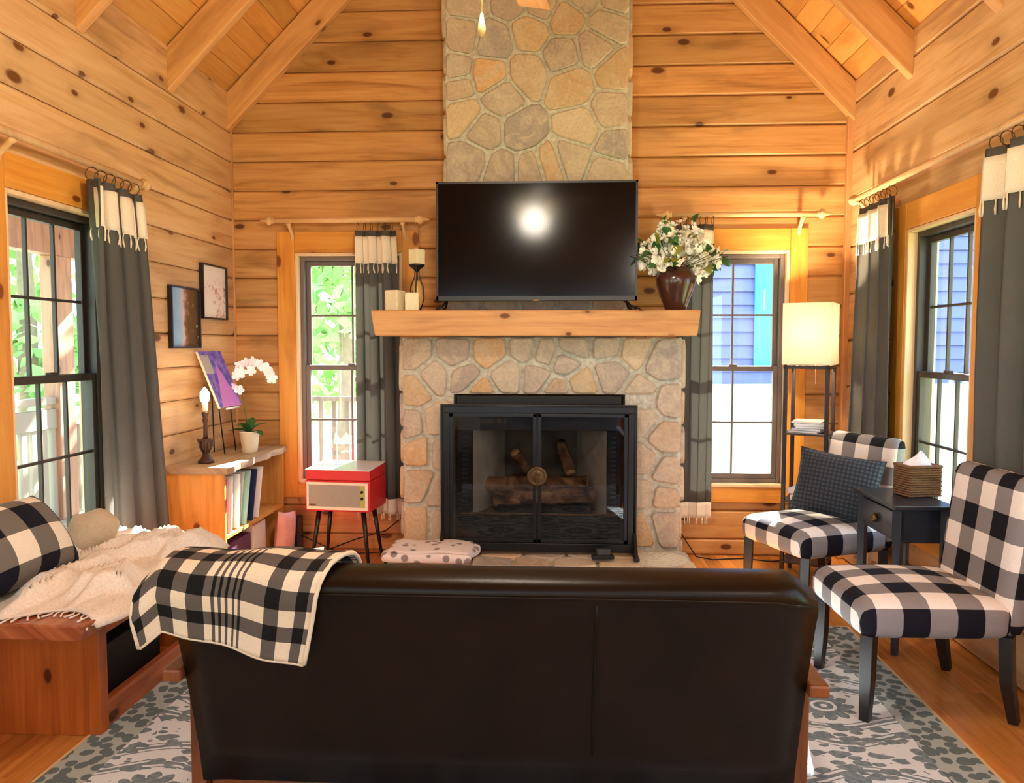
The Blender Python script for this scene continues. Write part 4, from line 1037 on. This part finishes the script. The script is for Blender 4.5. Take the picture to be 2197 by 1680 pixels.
n.color(n.mix(gy, c, srgb(176, 170, 160))); M['art3'] = n.mat
pic(4.08, 4.42, 1.335, 1.68, M['art1'], 'dark framed blue and brown print, lower left of the two wall pictures')
pic(4.46, 4.80, 1.51, 1.84, M['art2'], 'dark framed white print with pinkish figures, upper right wall picture')
cv_ = empty('purple_canvas', (XL + .03, 4.53, 1.31), 0, 'small purple and pink painting tilted out from the left wall', 'painting')
v = [(0, -.155, 0), (0, .155, 0), (.13, .155, -.33), (.13, -.155, -.33)]
v = v + [(x_ + .012, y_, z_ + .005) for x_, y_, z_ in v]
mesh('canvas', v, [(0, 1, 2, 3), (0, 1, 5, 4), (1, 2, 6, 5), (2, 3, 7, 6), (3, 0, 4, 7)], M['cream'], cv_)
v = [(.0125, -.155, .0055), (.0125, .155, .0055), (.1425, .155, -.3245), (.1425, -.155, -.3245)]
mesh('painted_face', v, [(0, 1, 2, 3)], M['art3'], cv_, uv=[(0, 1), (1, 1), (1, 0), (0, 0)])
for sy in (-.08, .08): tube('easel_leg', [(.02, sy, -.02), (.10, sy, -.33), (.13, sy, -.605)], .004, M['black'], cv_, n=6)
tube('easel_ledge', [(.15, -.09, -.335), (.15, .09, -.335)], .006, M['white'], cv_, n=6); tube('easel_back_leg', [(.02, 0, -.04), (.03, 0, -.605)], .004, M['black'], cv_, n=6)
# ------------------------------------------------------------------ record cabinet, left back corner
cbx0, cbx1, cy0, cy1 = XL + .021, -1.765, 3.99, 4.90
cab = empty('record_cabinet', ((cbx0 + cbx1) / 2, (cy0 + cy1) / 2, 0), 0, 'low pine record cabinet with live edge top in the left back corner', 'cabinet')
tp = []
NT = 14
for k in range(NT + 1):
    y = cy0 - .02 + (cy1 - cy0 + .04) * k / NT; tp.append((cbx1 + .025 + .012 * math.sin(k * 1.7) + R(-.004, .004), y))
poly = [(cbx0, cy0 - .02)] + tp + [(cbx0, cy1 + .02)]
v = [(a, b, .662) for a, b in poly] + [(a, b, .70) for a, b in poly]; nn = len(poly)
P(mesh('top', v, [tuple(range(nn)), tuple(range(nn, 2 * nn))] + [(i, (i + 1) % nn, nn + (i + 1) % nn, nn + i) for i in range(nn)], M['cabtop'], bevel=.003), cab)
pb('side_panel', cab, cbx0, cbx1, cy0, cy0 + .025, 0, .661, mat='cab'); pb('side_panel', cab, cbx0, cbx1, cy1 - .025, cy1, 0, .661, mat='cab')
pb('back_panel', cab, cbx0, cbx0 + .01, cy0 + .025, cy1 - .025, 0, .661, mat='cab')
pb('shelf', cab, cbx0 + .01, cbx1, cy0 + .026, cy1 - .026, .30, .32, mat='cab'); pb('bottom_shelf', cab, cbx0 + .01, cbx1, cy0 + .026, cy1 - .026, .02, .04, mat='cab')
ORD = ('nearest one', 'second', 'third', 'fourth', 'fifth', 'sixth', 'seventh', 'eighth', 'ninth', 'tenth', 'eleventh', 'twelfth', 'thirteenth', 'fourteenth', 'fifteenth', 'last')
rc = [('red', (200, 40, 50)), ('white', (232, 230, 222)), ('cream', (226, 214, 186)), ('white', (236, 236, 236)), ('pale yellow', (236, 226, 170)), ('sky blue', (130, 176, 200)), ('white', (240, 240, 236)), ('teal', (70, 128, 130)),
      ('ivory', (240, 232, 212)), ('pale green', (160, 196, 176)), ('grey', (150, 150, 150)), ('tan', (196, 166, 120)), ('navy', (36, 50, 90)), ('yellow', (226, 196, 90)), ('pink', (220, 160, 160)), ('white', (240, 240, 236))]
yy = cy0 + .045
for k, (nm, c) in enumerate(rc):
    lean = 0.0 if k < 3 else (.10 if k < 8 else .26 if k < 12 else .30)
    th_ = .0035 if k else .012
    rz_ = empty('vinyl_record', (-1.775 - .012 * (k % 3), yy, .321), 0, nm + ' record sleeve, ' + ORD[k] + ' from the near end of the cabinet shelf', 'record', 'record sleeves in the pine cabinet')
    mesh('sleeve', boxv(-.29, 0, -th_, th_, .001, .305), BF, flat('sleeve_' + nm.replace(' ', '_'), srgb(*c), .4), rz_, rot=(lean * -1.0, 0, 0))
    mesh('cover_panel', boxv(-.24, -.05, -th_ - .0006, -th_, .06, .24), BF, flat('sleeve_art', srgb(*[(q * 7 + 90 * k) % 200 + 40 for q in c]), .4), rz_, rot=(lean * -1.0, 0, 0))
    yy += .02 if k < 3 else .034 if k < 9 else .03
o = tag(pb('purple_box', cab, 0, 1, 0, 1, 0, 1), None)
bpy.data.objects.remove(o)
pbx = box('storage_box', -2.02, -1.79, 4.06, 4.40, .041, .25, flat('purple_print', srgb(84, 56, 84), .5, scale=9, var=.6), bevel=.006)
tag(pbx, 'dark purple patterned box on the bottom cabinet shelf', 'box')
wbx = box('white_crate', -2.02, -1.80, 4.46, 4.66, .041, .27, flat('white_crate_mat', srgb(226, 214, 196), .6), bevel=.006)
tag(wbx, 'pale crate beside the purple box on the bottom cabinet shelf', 'box')
v, f, uv = pillowv(.14, .30, .10, 12, 2.6)
bgp = mesh('pink_bag', v, f, flat('pink_cloth', srgb(224, 160, 148), .6, scale=14, var=.25), None, smooth=True, uv=uv, loc=(-1.70, 4.72, .155), rot=(0, .12, math.radians(60)))
tag(bgp, 'pink cloth bag leaning against the record cabinet', 'bag')
# candle lamp on cabinet
clp = empty('candlestick_lamp', (-1.93, 4.14, .70), 0, 'carved dark wooden candlestick lamp with glowing bulb on the cabinet', 'lamp')
M['carved'] = flat('carved_wood', srgb(70, 46, 30), 0.45, scale=18, var=.4)
lathe('foot', [(.045, 0), (.046, .012), (.034, .022), (.022, .04), (.02, .055)], M['carved'], clp, n=8)
lathe('acanthus_cup', [(.02, .055), (.016, .065), (.03, .09), (.034, .11), (.04, .13), (.026, .126), (.014, .135)], M['carved'], clp, n=16)
for k in range(8):
    a = k * math.pi / 4; tube('acanthus_leaf', [(.018 * math.cos(a), .018 * math.sin(a), .06), (.034 * math.cos(a), .034 * math.sin(a), .095), (.036 * math.cos(a), .036 * math.sin(a), .115), (.048 * math.cos(a), .048 * math.sin(a), .134)], [.004, .007, .006, .002], M['carved'], clp, n=5)
lathe('shaft', [(.013, .13), (.012, .17), (.011, .22), (.016, .24), (.012, .25), (.02, .275), (.017, .285)], M['carved'], clp, n=14)
lathe('drip_sleeve', [(.015, .283), (.016, .30), (.017, .33), (.013, .332)], M['cream'], clp, n=14)
M['flame'] = emis('candle_glow', (1.0, .86, .6), 9.0)
lathe('flame_bulb', [(.010, .33), (.022, .345), (.026, .365), (.024, .39), (.012, .41), (.001, .422)], M['flame'], clp, n=16)
point('candle_light', (.06, 0, .38), 1.2, (1.0, .72, .4), .03, clp)
# orchid
orc = empty('potted_orchid', (-1.86, 4.58, .70), 0, 'white orchid in a pale pot on the record cabinet', 'potted plant')
M['pot'] = flat('pale_pot', srgb(232, 216, 186), 0.5, scale=12)
lathe('pot', [(.045, 0), (.048, .004), (.062, .12), (.066, .128), (.06, .13), (.054, .115)], M['pot'], orc, n=8)
lathe('potting_moss', [(.053, .11), (.03, .122), (.001, .126)], M['stem'], orc, n=12)
me = leafmesh('orchid_leaf', .12, .032, M['leaf'])
for a, tl_ in ((0.3, -.5), (2.8, -.35), (1.7, -.8), (4.4, -.6), (-.5, .1), (3.5, -.1)): inst('leaf', me, orc, (0, 0, .118), (0, tl_, a))
sp = [(-.005, 0, .11), (-.02, -.01, .25), (-.035, -.02, .38), (-.025, -.02, .46), (.02, -.02, .525), (.08, -.02, .53), (.14, -.02, .49), (.165, -.02, .43)]
tube('flower_spike', sp, [.003, .003, .003, .0028, .0025, .002, .0018, .0015], M['stem'], orc, n=6)
ob = petalmesh('orchid_blossom', 5, .034, .2, M['orchid'])
ro = random.Random(2)
for p in ((-.07, -.03, .40), (-.045, -.03, .385), (-.06, -.03, .47), (-.03, -.04, .49), (-.04, -.03, .53), (.0, -.04, .545), (.03, -.03, .50), (.04, -.03, .555), (.08, -.03, .54), (.115, -.03, .52), (.145, -.03, .49), (.155, -.03, .455)):
    inst('orchid_blossom', ob, orc, p, (math.pi / 2 + ro.uniform(-.4, .4), ro.uniform(-.4, .4), ro.uniform(-.5, .5)), ro.uniform(.85, 1.1))
# speaker box
sp_ = empty('slim_speaker', (-1.685, 4.86, 0), 0, 'slim dark speaker standing on the floor by the cabinet', 'speaker')
box('cabinet', -.04, .04, -.05, .05, 0, .24, M['tablepaint'], sp_, bevel=.005); box('grille', -.032, .032, -.056, -.05, .012, .228, M['blackmat'], sp_, bevel=.002)
# ------------------------------------------------------------------ record player
rp = empty('record_player', (-1.285, 4.66, 0), math.radians(-6), 'red and white suitcase record player on splayed dark legs', 'record player')
M['red'] = flat('red_vinyl', srgb(206, 44, 48), 0.4, scale=80); M['grille'] = flat('grey_grille', srgb(156, 150, 138), 0.7, scale=200, var=.2)
w2, d2, zb_, zt_ = .205, .15, .352, .615
box('body', -w2, w2, -d2, d2, zb_, zt_ - .075, M['red'], rp, bevel=.008)
lid = mesh('lid', [(-w2, -d2, zt_ - .073), (w2, -d2, zt_ - .073), (w2, d2, zt_ - .073), (-w2, d2, zt_ - .073), (-w2 + .004, -d2 + .004, zt_ - .012), (w2 - .004, -d2 + .004, zt_ - .012), (w2 - .004, d2 - .004, zt_ + .004), (-w2 + .004, d2 - .004, zt_ + .004)],
           [(0, 1, 2, 3), (4, 5, 6, 7), (0, 1, 5, 4), (1, 2, 6, 5), (2, 3, 7, 6), (3, 0, 4, 7)], M['red'], rp, bevel=.006)
M['whitevinyl'] = flat('white_vinyl', srgb(232, 230, 232), 0.25, 0.5, scale=80, var=.05)
mesh('lid_top', boxv(-w2, w2, -d2, d2, 0, .006), BF, M['whitevinyl'], rp, loc=(0, 0, zt_ - .008), rot=(.05, 0, 0), bevel=.003)
mb = MB(); fy2 = -d2 - .006
mb.box(-w2 + .012, w2 - .012, fy2, -d2, zb_ + .012, zb_ + .03).box(-w2 + .012, w2 - .012, fy2, -d2, zt_ - .10, zt_ - .085).box(-w2 + .012, -w2 + .025, fy2, -d2, zb_ + .03, zt_ - .10).box(w2 - .03, w2 - .012, fy2, -d2, zb_ + .03, zt_ - .10)
mb.build('face_surround', M['cream'], rp)
box('speaker_grille', -w2 + .025, w2 - .065, -d2 - .004, -d2, zb_ + .03, zt_ - .10, M['grille'], rp, bevel=0)
cp = box('control_panel', w2 - .064, w2 - .031, -d2 - .005, -d2, zb_ + .03, zt_ - .10, flat('gold_panel', srgb(170, 176, 96), .35), rp, bevel=0)
for z in (zb_ + .085, zb_ + .125): lathe('knob', [(.008, 0), (.008, .01), (.006, .012), (0.0, .012)], M['blackmat'], cp, n=12, loc=(w2 - .048, -d2 - .005, z), rot=(math.pi / 2, 0, 0))
box('badge', -w2 + .027, -w2 + .07, -d2 - .006, -d2 - .004, zb_ + .034, zb_ + .044, M['bronze'], rp, bevel=0)
for sx in (-1, 1):
    for sy in (-1, 1): tube('leg', [(sx * .14, sy * .09, zb_), (sx * .185, sy * .125, .0)], [.016, .009], M['espresso'], rp, n=12)
for i, pts in enumerate((((-1.65, 4.86, .12), (-1.55, 4.90, .06), (-1.45, 4.90, .012), (-1.3, 4.85, .006), (-1.15, 4.88, .006), (-1.0, 4.86, .03), (-.96, 4.9, .10)), ((-1.5, 4.9, .006), (-1.3, 4.93, .08), (-1.1, 4.93, .14), (-.97, 4.9, .25), (-.95, 4.9, .35)))):
    c_ = tube('electric_cable', pts, .004, M['blackmat'], n=6); tag(c_, ('thin black cord on the floor behind the record player legs', 'thin black cord hanging on the wall behind the record player')[i], 'cord')
ad = box('power_adapter', -1.02, -.965, 4.50, 4.56, 0, .085, M['blackmat'], bevel=.006); tag(ad, 'small black power adapter on the floor beside the hearth', 'adapter')
# ------------------------------------------------------------------ hearth items
n = NB('leaf_print', .9, .1); vo = n.node('ShaderNodeTexVoronoi'); n.put(vo.inputs['Vector'], n.co()); vo.inputs['Scale'].default_value = 16
n.color(n.mix(n.sm(vo.outputs['Distance'], .28, .36, 1, 0), srgb(232, 220, 212), srgb(150, 136, 132))); M['leafprint'] = n.mat
def fcl(s, t): return (-.20 + .0, 0, 0)
v, f, nn, c, h_ = rbox(-.25, .25, -.15, .15, 0, .055, .024, 10, .012)
bk = empty('folded_blanket', (-.69, 4.26, HZ + .004), 0, 'pale blanket with grey leaf print folded on the left of the hearth', 'blanket')
mesh('fold', [(p.x + .02 * math.sin(p.y * 20), p.y, p.z) for p in v], f, M['leafprint'], bk, smooth=True)
mesh('upper_fold', [(p.x * .9, p.y * .9, p.z * .35 + .052 + .005 * math.sin(p.x * 18)) for p in v], f, M['leafprint'], bk, smooth=True)
rm = empty('remote_control', (.285, 4.26, HZ + .012), math.radians(8), 'small black handset lying on the hearth by the screen foot', 'remote control')
box('body', -.075, .05, -.02, .02, 0, .022, M['blackmat'], rm, bevel=.005); box('head', -.05, .03, -.022, .022, .022, .058, M['slate'], rm, bevel=.008)
# ------------------------------------------------------------------ bench on the left
bn = empty('window_bench', (-1.83, 2.9, 0), 0, 'reddish cedar bench with thick slab seat under the left window', 'bench')
px0 = XL + .021
edge_ = []
for k in range(13): edge_.append((-1.475 + .012 * math.sin(k * 1.3) + R(-.004, .004), 2.285 + (3.32 - 2.285) * k / 12))
poly = [(px0, 2.30)] + [(-1.53, 2.285)] + edge_[0:] + [(px0, 3.32)]
nn = len(poly)
v = [(a - .018 * (1 if a > -1.6 else 0), b + .012 * (1 if b < 2.31 else 0), .415) for a, b in poly] + [(a, b, .47) for a, b in poly]
P(mesh('slab_seat', v, [tuple(range(nn)), tuple(range(nn, 2 * nn))] + [(i, (i + 1) % nn, nn + (i + 1) % nn, nn + i) for i in range(nn)], M['slab'], bevel=.006), bn)
pb('end_panel', bn, px0, -1.60, 2.50, 2.545, 0, .414, mat='bench'); pb('corner_post', bn, -1.60, -1.555, 2.495, 2.545, 0, .414, mat='bench', bevel=.005)
pb('end_panel', bn, px0, -1.56, 3.20, 3.245, 0, .414, mat='bench'); pb('bottom_rail', bn, -1.60, -1.565, 2.546, 3.199, .0, .10, mat='slab'); pb('top_rail', bn, -1.60, -1.57, 2.546, 3.199, .34, .414, mat='bench')
pb('bench_floor', bn, px0, -1.60, 2.546, 3.199, .02, .04, mat='bench'); pb('back_panel', bn, px0, px0 + .01, 2.546, 3.199, .04, .414, mat='bench')
bbx = box('black_bin', -2.0, -1.66, 2.62, 3.10, .041, .24, M['blackmat'], bevel=.01); tag(bbx, 'black storage bin inside the open front of the bench', 'bin')
import mathutils
NZ = mathutils.noise
def fbl(s, t):      # s across (X), t along Y
    xx = -2.08 + .62 * s; yy = 2.36 + .98 * t
    ey = .05 * math.sin(9 * s + 1) ; yy += ey * (1 - t) - .06 * (1 - t) * (1 - s)
    xx += .03 * math.sin(7 * t) * s + .02 * math.sin(17 * t)
    q = NZ.noise(Vector((xx * 9 - yy * 2.2, yy * 3.2, .3))); q2 = NZ.noise(Vector((xx * 20, yy * 11, 2)))
    b = min(s, 1 - s, t, 1 - t) * 8; b = min(1, b)
    q = 1 - abs(NZ.noise(Vector((xx * 11 - yy * 4.5, yy * 3.0 + xx * 2, .3)))) * 2.6
    z = .478 + b * (.022 + .070 * max(0, q) ** 1.5 + .007 * q2)
    if s > .94: z = min(z, .478 + .02) - (s - .94) * .5
    return (xx, yy, max(.476, z) if s <= .94 else z)
th2 = gridobj('cream_throw', fbl, 60, 80, M['throwcream'], solid=.008)
tag(th2, 'rumpled cream knit throw spread over the bench', 'throw')
rn = random.Random(9)
for k in range(26):
    p = Vector(fbl((k + .5) / 26, 0.0)); tube('fringe', [p, p + Vector((rn.uniform(-.01, .01), -.02, -.0)), p + Vector((rn.uniform(-.015, .015), -.04, -.004))], [.003, .003, .004], M['throwcream'], th2, n=5)
v, f, uv = pillowv(.54, .32, .24, 20, 2.4)
p1 = mesh('checked_pillow', v, f, M['check2'], None, smooth=True, uv=uv, loc=(-1.885, 2.50, .655), rot=(math.radians(-36), 0, math.radians(88)))
tag(p1, 'navy and cream checked lumbar pillow on the bench', 'pillow')
v, f, nn, c, h_ = rbox(-.095, .095, -.075, .075, -.085, .085, .072, 12)
v = [(p.x + .01 * math.sin(p.z * 40), p.y, p.z + .008 * math.sin(p.x * 50)) for p in v]; uv = None
p2 = mesh('beige_cushion', v, f, M['beigec'], None, smooth=True, uv=uv, loc=(-1.90, 3.03, .585), rot=(math.radians(-8), 0, math.radians(30)))
tag(p2, 'small beige cushion at the far end of the bench', 'pillow')
# ------------------------------------------------------------------ ceiling fan
fan = empty('ceiling_fan', (-.18, 2.14, 2.62), 0, 'ceiling fan with light kit and hanging pull chain above the loveseat', 'ceiling fan')
M['fanmetal'] = flat('fan_metal', srgb(210, 190, 150), 0.4, .5)
lathe('motor', [(.02, .14), (.09, .12), (.11, .06), (.10, -.01), (.05, -.03)], M['fanmetal'], fan)
tube('downrod', [(0, 0, .12), (0, 0, RIDGE - 2.62 - .42)], .013, M['fanmetal'], fan)
for k in range(5):
    a = math.radians(82 + 72 * k); 
    b_ = box('blade', .14, .73, -.06, .06, -.004, .004, M['rafter'], fan, bevel=.003, loc=(0, 0, -.045), rot=(.2, 0, a))
for k in range(2):
    a = math.radians(90 * 0 + 180 * k); lx, ly = .12 * math.cos(a), .12 * math.sin(a)
    lathe('glass_shade', [(.02, -.04), (.045, -.06), (.062, -.10), (.058, -.14), (.03, -.165), (.001, -.17)], emis('fan_glass_glow', (1.0, .80, .46), 11.0), fan, n=18, loc=(lx, ly, .0))
tube('pull_chain', [(-.02, 0, -.05), (-.022, 0, -.2), (-.022, 0, -.37)], .0018, M['fanmetal'], fan, n=5)
lathe('chain_pull', [(.001, -.365), (.004, -.37), (.009, -.395), (.011, -.41), (.008, -.425), (.003, -.432)], flat('brass_pull', srgb(190, 160, 112), .4), fan, n=12, loc=(-.022, 0, 0))
point('fan_light', (0, 0, -.20), 42, (1.0, .89, .74), .12, fan)
# unseen pendant added behind the camera as frontal fill light
fill_pend = empty('fill_pendant', (1.25, -1.0, 2.5), 0, 'added fill light, a glowing globe out of view behind the camera', 'added fill lamp')
lathe('globe', [(.001, -.14), (.08, -.11), (.13, -.03), (.13, .03), (.08, .11), (.03, .14)], emis('fill_pendant_glow', (1.0, .84, .6), 10.0), fill_pend); tube('cord', [(0, 0, .13), (0, 0, .98)], .006, M['blackmat'], fill_pend)
point('fill_pendant_light', (0, 0, -.18), 60, (1.0, .93, .84), .14, fill_pend)
# ------------------------------------------------------------------ outside
M['gravel'] = flat('pale_gravel', srgb(196, 194, 184), 0.95, .1, scale=3, var=.15)
M['grass'] = flat('sunny_grass', srgb(150, 168, 110), 0.95, .1, scale=2, var=.25)
def fgr(s, t):
    x_ = -40 + 80 * s; y_ = 5.6 + 60 * t
    z = -1.2 + (1.95 * min(1, max(0, (x_ + 1) / 3))) * min(1, (y_ - 5.6) / 6) + .1 * NZ.noise(Vector((x_ * .2, y_ * .2, 0)))
    z += max(0, y_ - 20) * .06
    return (x_, y_, z)
g = gridobj('ground', fgr, 80, 60, M['gravel'], solid=0); tag(g, 'pale sunlit ground sloping up outside the back windows', 'ground', kind='structure')
g2 = mesh('ground', [(-40, -30, -1.25), (40, -30, -1.25), (40, 5.62, -1.25), (-40, 5.62, -1.25)], [(0, 1, 2, 3)], M['grass']); tag(g2, 'grassy ground around the sides of the cabin', 'ground', kind='structure')
# neighbouring log house beyond the right windows
M['siding'] = flat('shade_blue_siding', srgb(104, 112, 168), 0.7, scale=3, var=.12)  # blue of skylit shade is mixed into the siding colour
nh = empty('neighbour_house', (5.0, 12.5, .6), 0, 'lapped siding house with blue shade in its colour, seen through the right windows', 'house')
P(box('house_core', 2.25, 12.0, 12.1, 18, .4, 4.3, M['siding'], bevel=0), nh)
for k in range(17):
    z = .75 + .205 * k; P(mesh('siding_board', [(2.2, 12.1, z), (7.6, 12.1, z), (7.6, 12.1, z + .2), (2.2, 12.1, z + .2), (2.2, 12.04, z), (7.6, 12.04, z), (7.6, 12.075, z + .2), (2.2, 12.075, z + .2)],
                           [(0, 1, 2, 3), (4, 5, 6, 7), (0, 1, 5, 4), (2, 3, 7, 6), (0, 3, 7, 4), (1, 2, 6, 5)], M['siding']), nh)
P(box('corner_board', 7.6, 7.8, 12.0, 12.1, .7, 4.3, M['white']), nh)
P(mesh('roof', [(2, 11.6, 4.2), (12.4, 11.6, 4.2), (12.4, 15, 5.4), (2, 15, 5.4)], [(0, 1, 2, 3)], M['deck'], solid=.15), nh)
dr_ = P(box('teal_strip', 3.05, 3.42, 11.98, 12.04, 1.0, 3.2, flat('teal_tone', srgb(70, 160, 190), .5), bevel=.01), nh)  # flat strip standing in for a teal tree streak by the house
# trees
M['foliage'] = flat('tree_leaves', srgb(150, 190, 122), 0.6, .3, scale=4, var=.3)
M['bark'] = flat('bark', srgb(150, 132, 116), 0.9, .1, scale=12, var=.3, bump=.6)
def tree(x_, y_, z_, h_, r_, label, seed, nl=1500, ls=.16):
    q = random.Random(seed)
    t_ = empty('tree', (x_, y_, z_), 0, label, 'tree', 'trees outside the cabin')
    tube('trunk', [(0, 0, 0), (.05, .03, h_ * .4), (0, 0, h_ * .85)], [.16, .12, .04], M['bark'], t_, n=9)
    v = []; f = []
    bl_ = [(q.gauss(0, r_ * .45), q.gauss(0, r_ * .45), h_ * q.uniform(.25, .95), r_ * q.uniform(.3, .5)) for _ in range(12)]
    for i in range(nl):
        b = q.choice(bl_); d = Vector((q.gauss(0, 1), q.gauss(0, 1), q.gauss(0, 1))).normalized() * b[3] * q.uniform(.7, 1)
        c = Vector(b[:3]) + d; a = Vector((q.gauss(0, 1), q.gauss(0, 1), q.gauss(0, 1))).normalized() * ls; e = a.cross(Vector((q.gauss(0, 1), q.gauss(0, 1), q.gauss(0, 1)))).normalized() * ls * .6
        k = len(v); v += [c - a, c + e, c + a, c - e]; f.append((k, k + 1, k + 2, k + 3))
    tag(mesh('foliage', v, f, M['foliage'], t_, fix=False), kind='stuff'); return t_
for i, (x_, y_, h_, r_, lb_) in enumerate(((-3.2, 11.5, 4.6, 1.7, 'bright green tree straight outside the left back window'), (-4.9, 13.5, 5.2, 2.0, 'green tree further left behind the deck rail'), (-1.6, 14.5, 4.8, 1.9, 'green tree deeper behind the left back window'),
                                          (-7.5, 10.5, 6.0, 2.2, 'tree beyond the porch seen through the left window'), (-9.5, 7.5, 6.0, 2.2, 'tree at the far left beyond the porch rail'), (-6.6, 13.2, 5.6, 2.0, 'tree behind the porch corner post'), (8.9, 15.6, 6.5, 1.6, 'tall green tree at the end of the siding house'))):
    tree(x_, y_, -1.2 if x_ < 0 else .8, h_ + (1.2 if x_ < 0 else 0), r_, lb_, i, 1600)
# deck and rail outside left back window
dk = box('deck_platform', -4.4, -.2, 5.15, 7.1, -.25, -.12, M['deck'], bevel=0); tag(dk, 'weathered deck outside the left back window', 'deck')
rl = empty('deck_railing', (-2.2, 7.0, -.12), 0, 'weathered white deck railing outside the left back window', 'railing')
P(box('top_rail', -4.4, -.3, 6.95, 7.09, .84, .88, M['deck']), rl); P(box('bottom_rail', -4.4, -.3, 7.0, 7.05, .0, .05, M['deck']), rl)
for k in range(34): P(box('baluster', -4.38 + k * .122, -4.34 + k * .122, 7.0, 7.04, .05, .84, M['deck'], bevel=0), rl)
for k in range(3): P(box('post', -4.4 + k * 2.0, -4.3 + k * 2.0, 6.97, 7.07, -.12, .95, M['deck']), rl)
# porch on the left side
po = empty('porch', (-4.2, 5.5, -.12), 0, 'brown timber porch frame with posts and beam outside the left window', 'porch')
P(box('porch_beam', -4.28, -4.14, 2.0, 7.1, 2.10, 2.40, M['porch']), po)
for y_ in (3.3, 5.05, 6.32, 6.95): P(box('porch_post', -4.28, -4.14, y_ - .11, y_ + .11, -.12, 2.10, M['porch'], bevel=.008), po)
P(box('end_beam', -4.14, -2.3, 6.95, 7.07, 2.10, 2.40, M['porch']), po); P(box('end_post', -3.55, -3.38, 6.93, 7.07, .88, 2.10, M['porch'], bevel=.008), po)
P(box('porch_roof', -4.5, -2.26, 1.5, 7.3, 2.42, 2.50, M['porch']), po)
pr_ = empty('porch_railing', (-4.2, 4.6, -.12), 0, 'grey porch railing with slats outside the left window', 'railing')
P(box('top_rail', -4.25, -4.17, 1.5, 6.9, .86, .92, M['deck']), pr_); P(box('mid_rail', -4.23, -4.17, 1.5, 6.9, .66, .82, M['deck']), pr_)
for k in range(44): P(box('slat', -4.22, -4.18, 1.52 + k * .122, 1.58 + k * .122, -.1, .66, M['deck'], bevel=0), pr_)
pd = box('porch_floor', -4.4, -2.25, 1.2, 5.14, -.25, -.12, M['deck'], bevel=0); tag(pd, 'weathered porch floor outside the left window', 'deck')
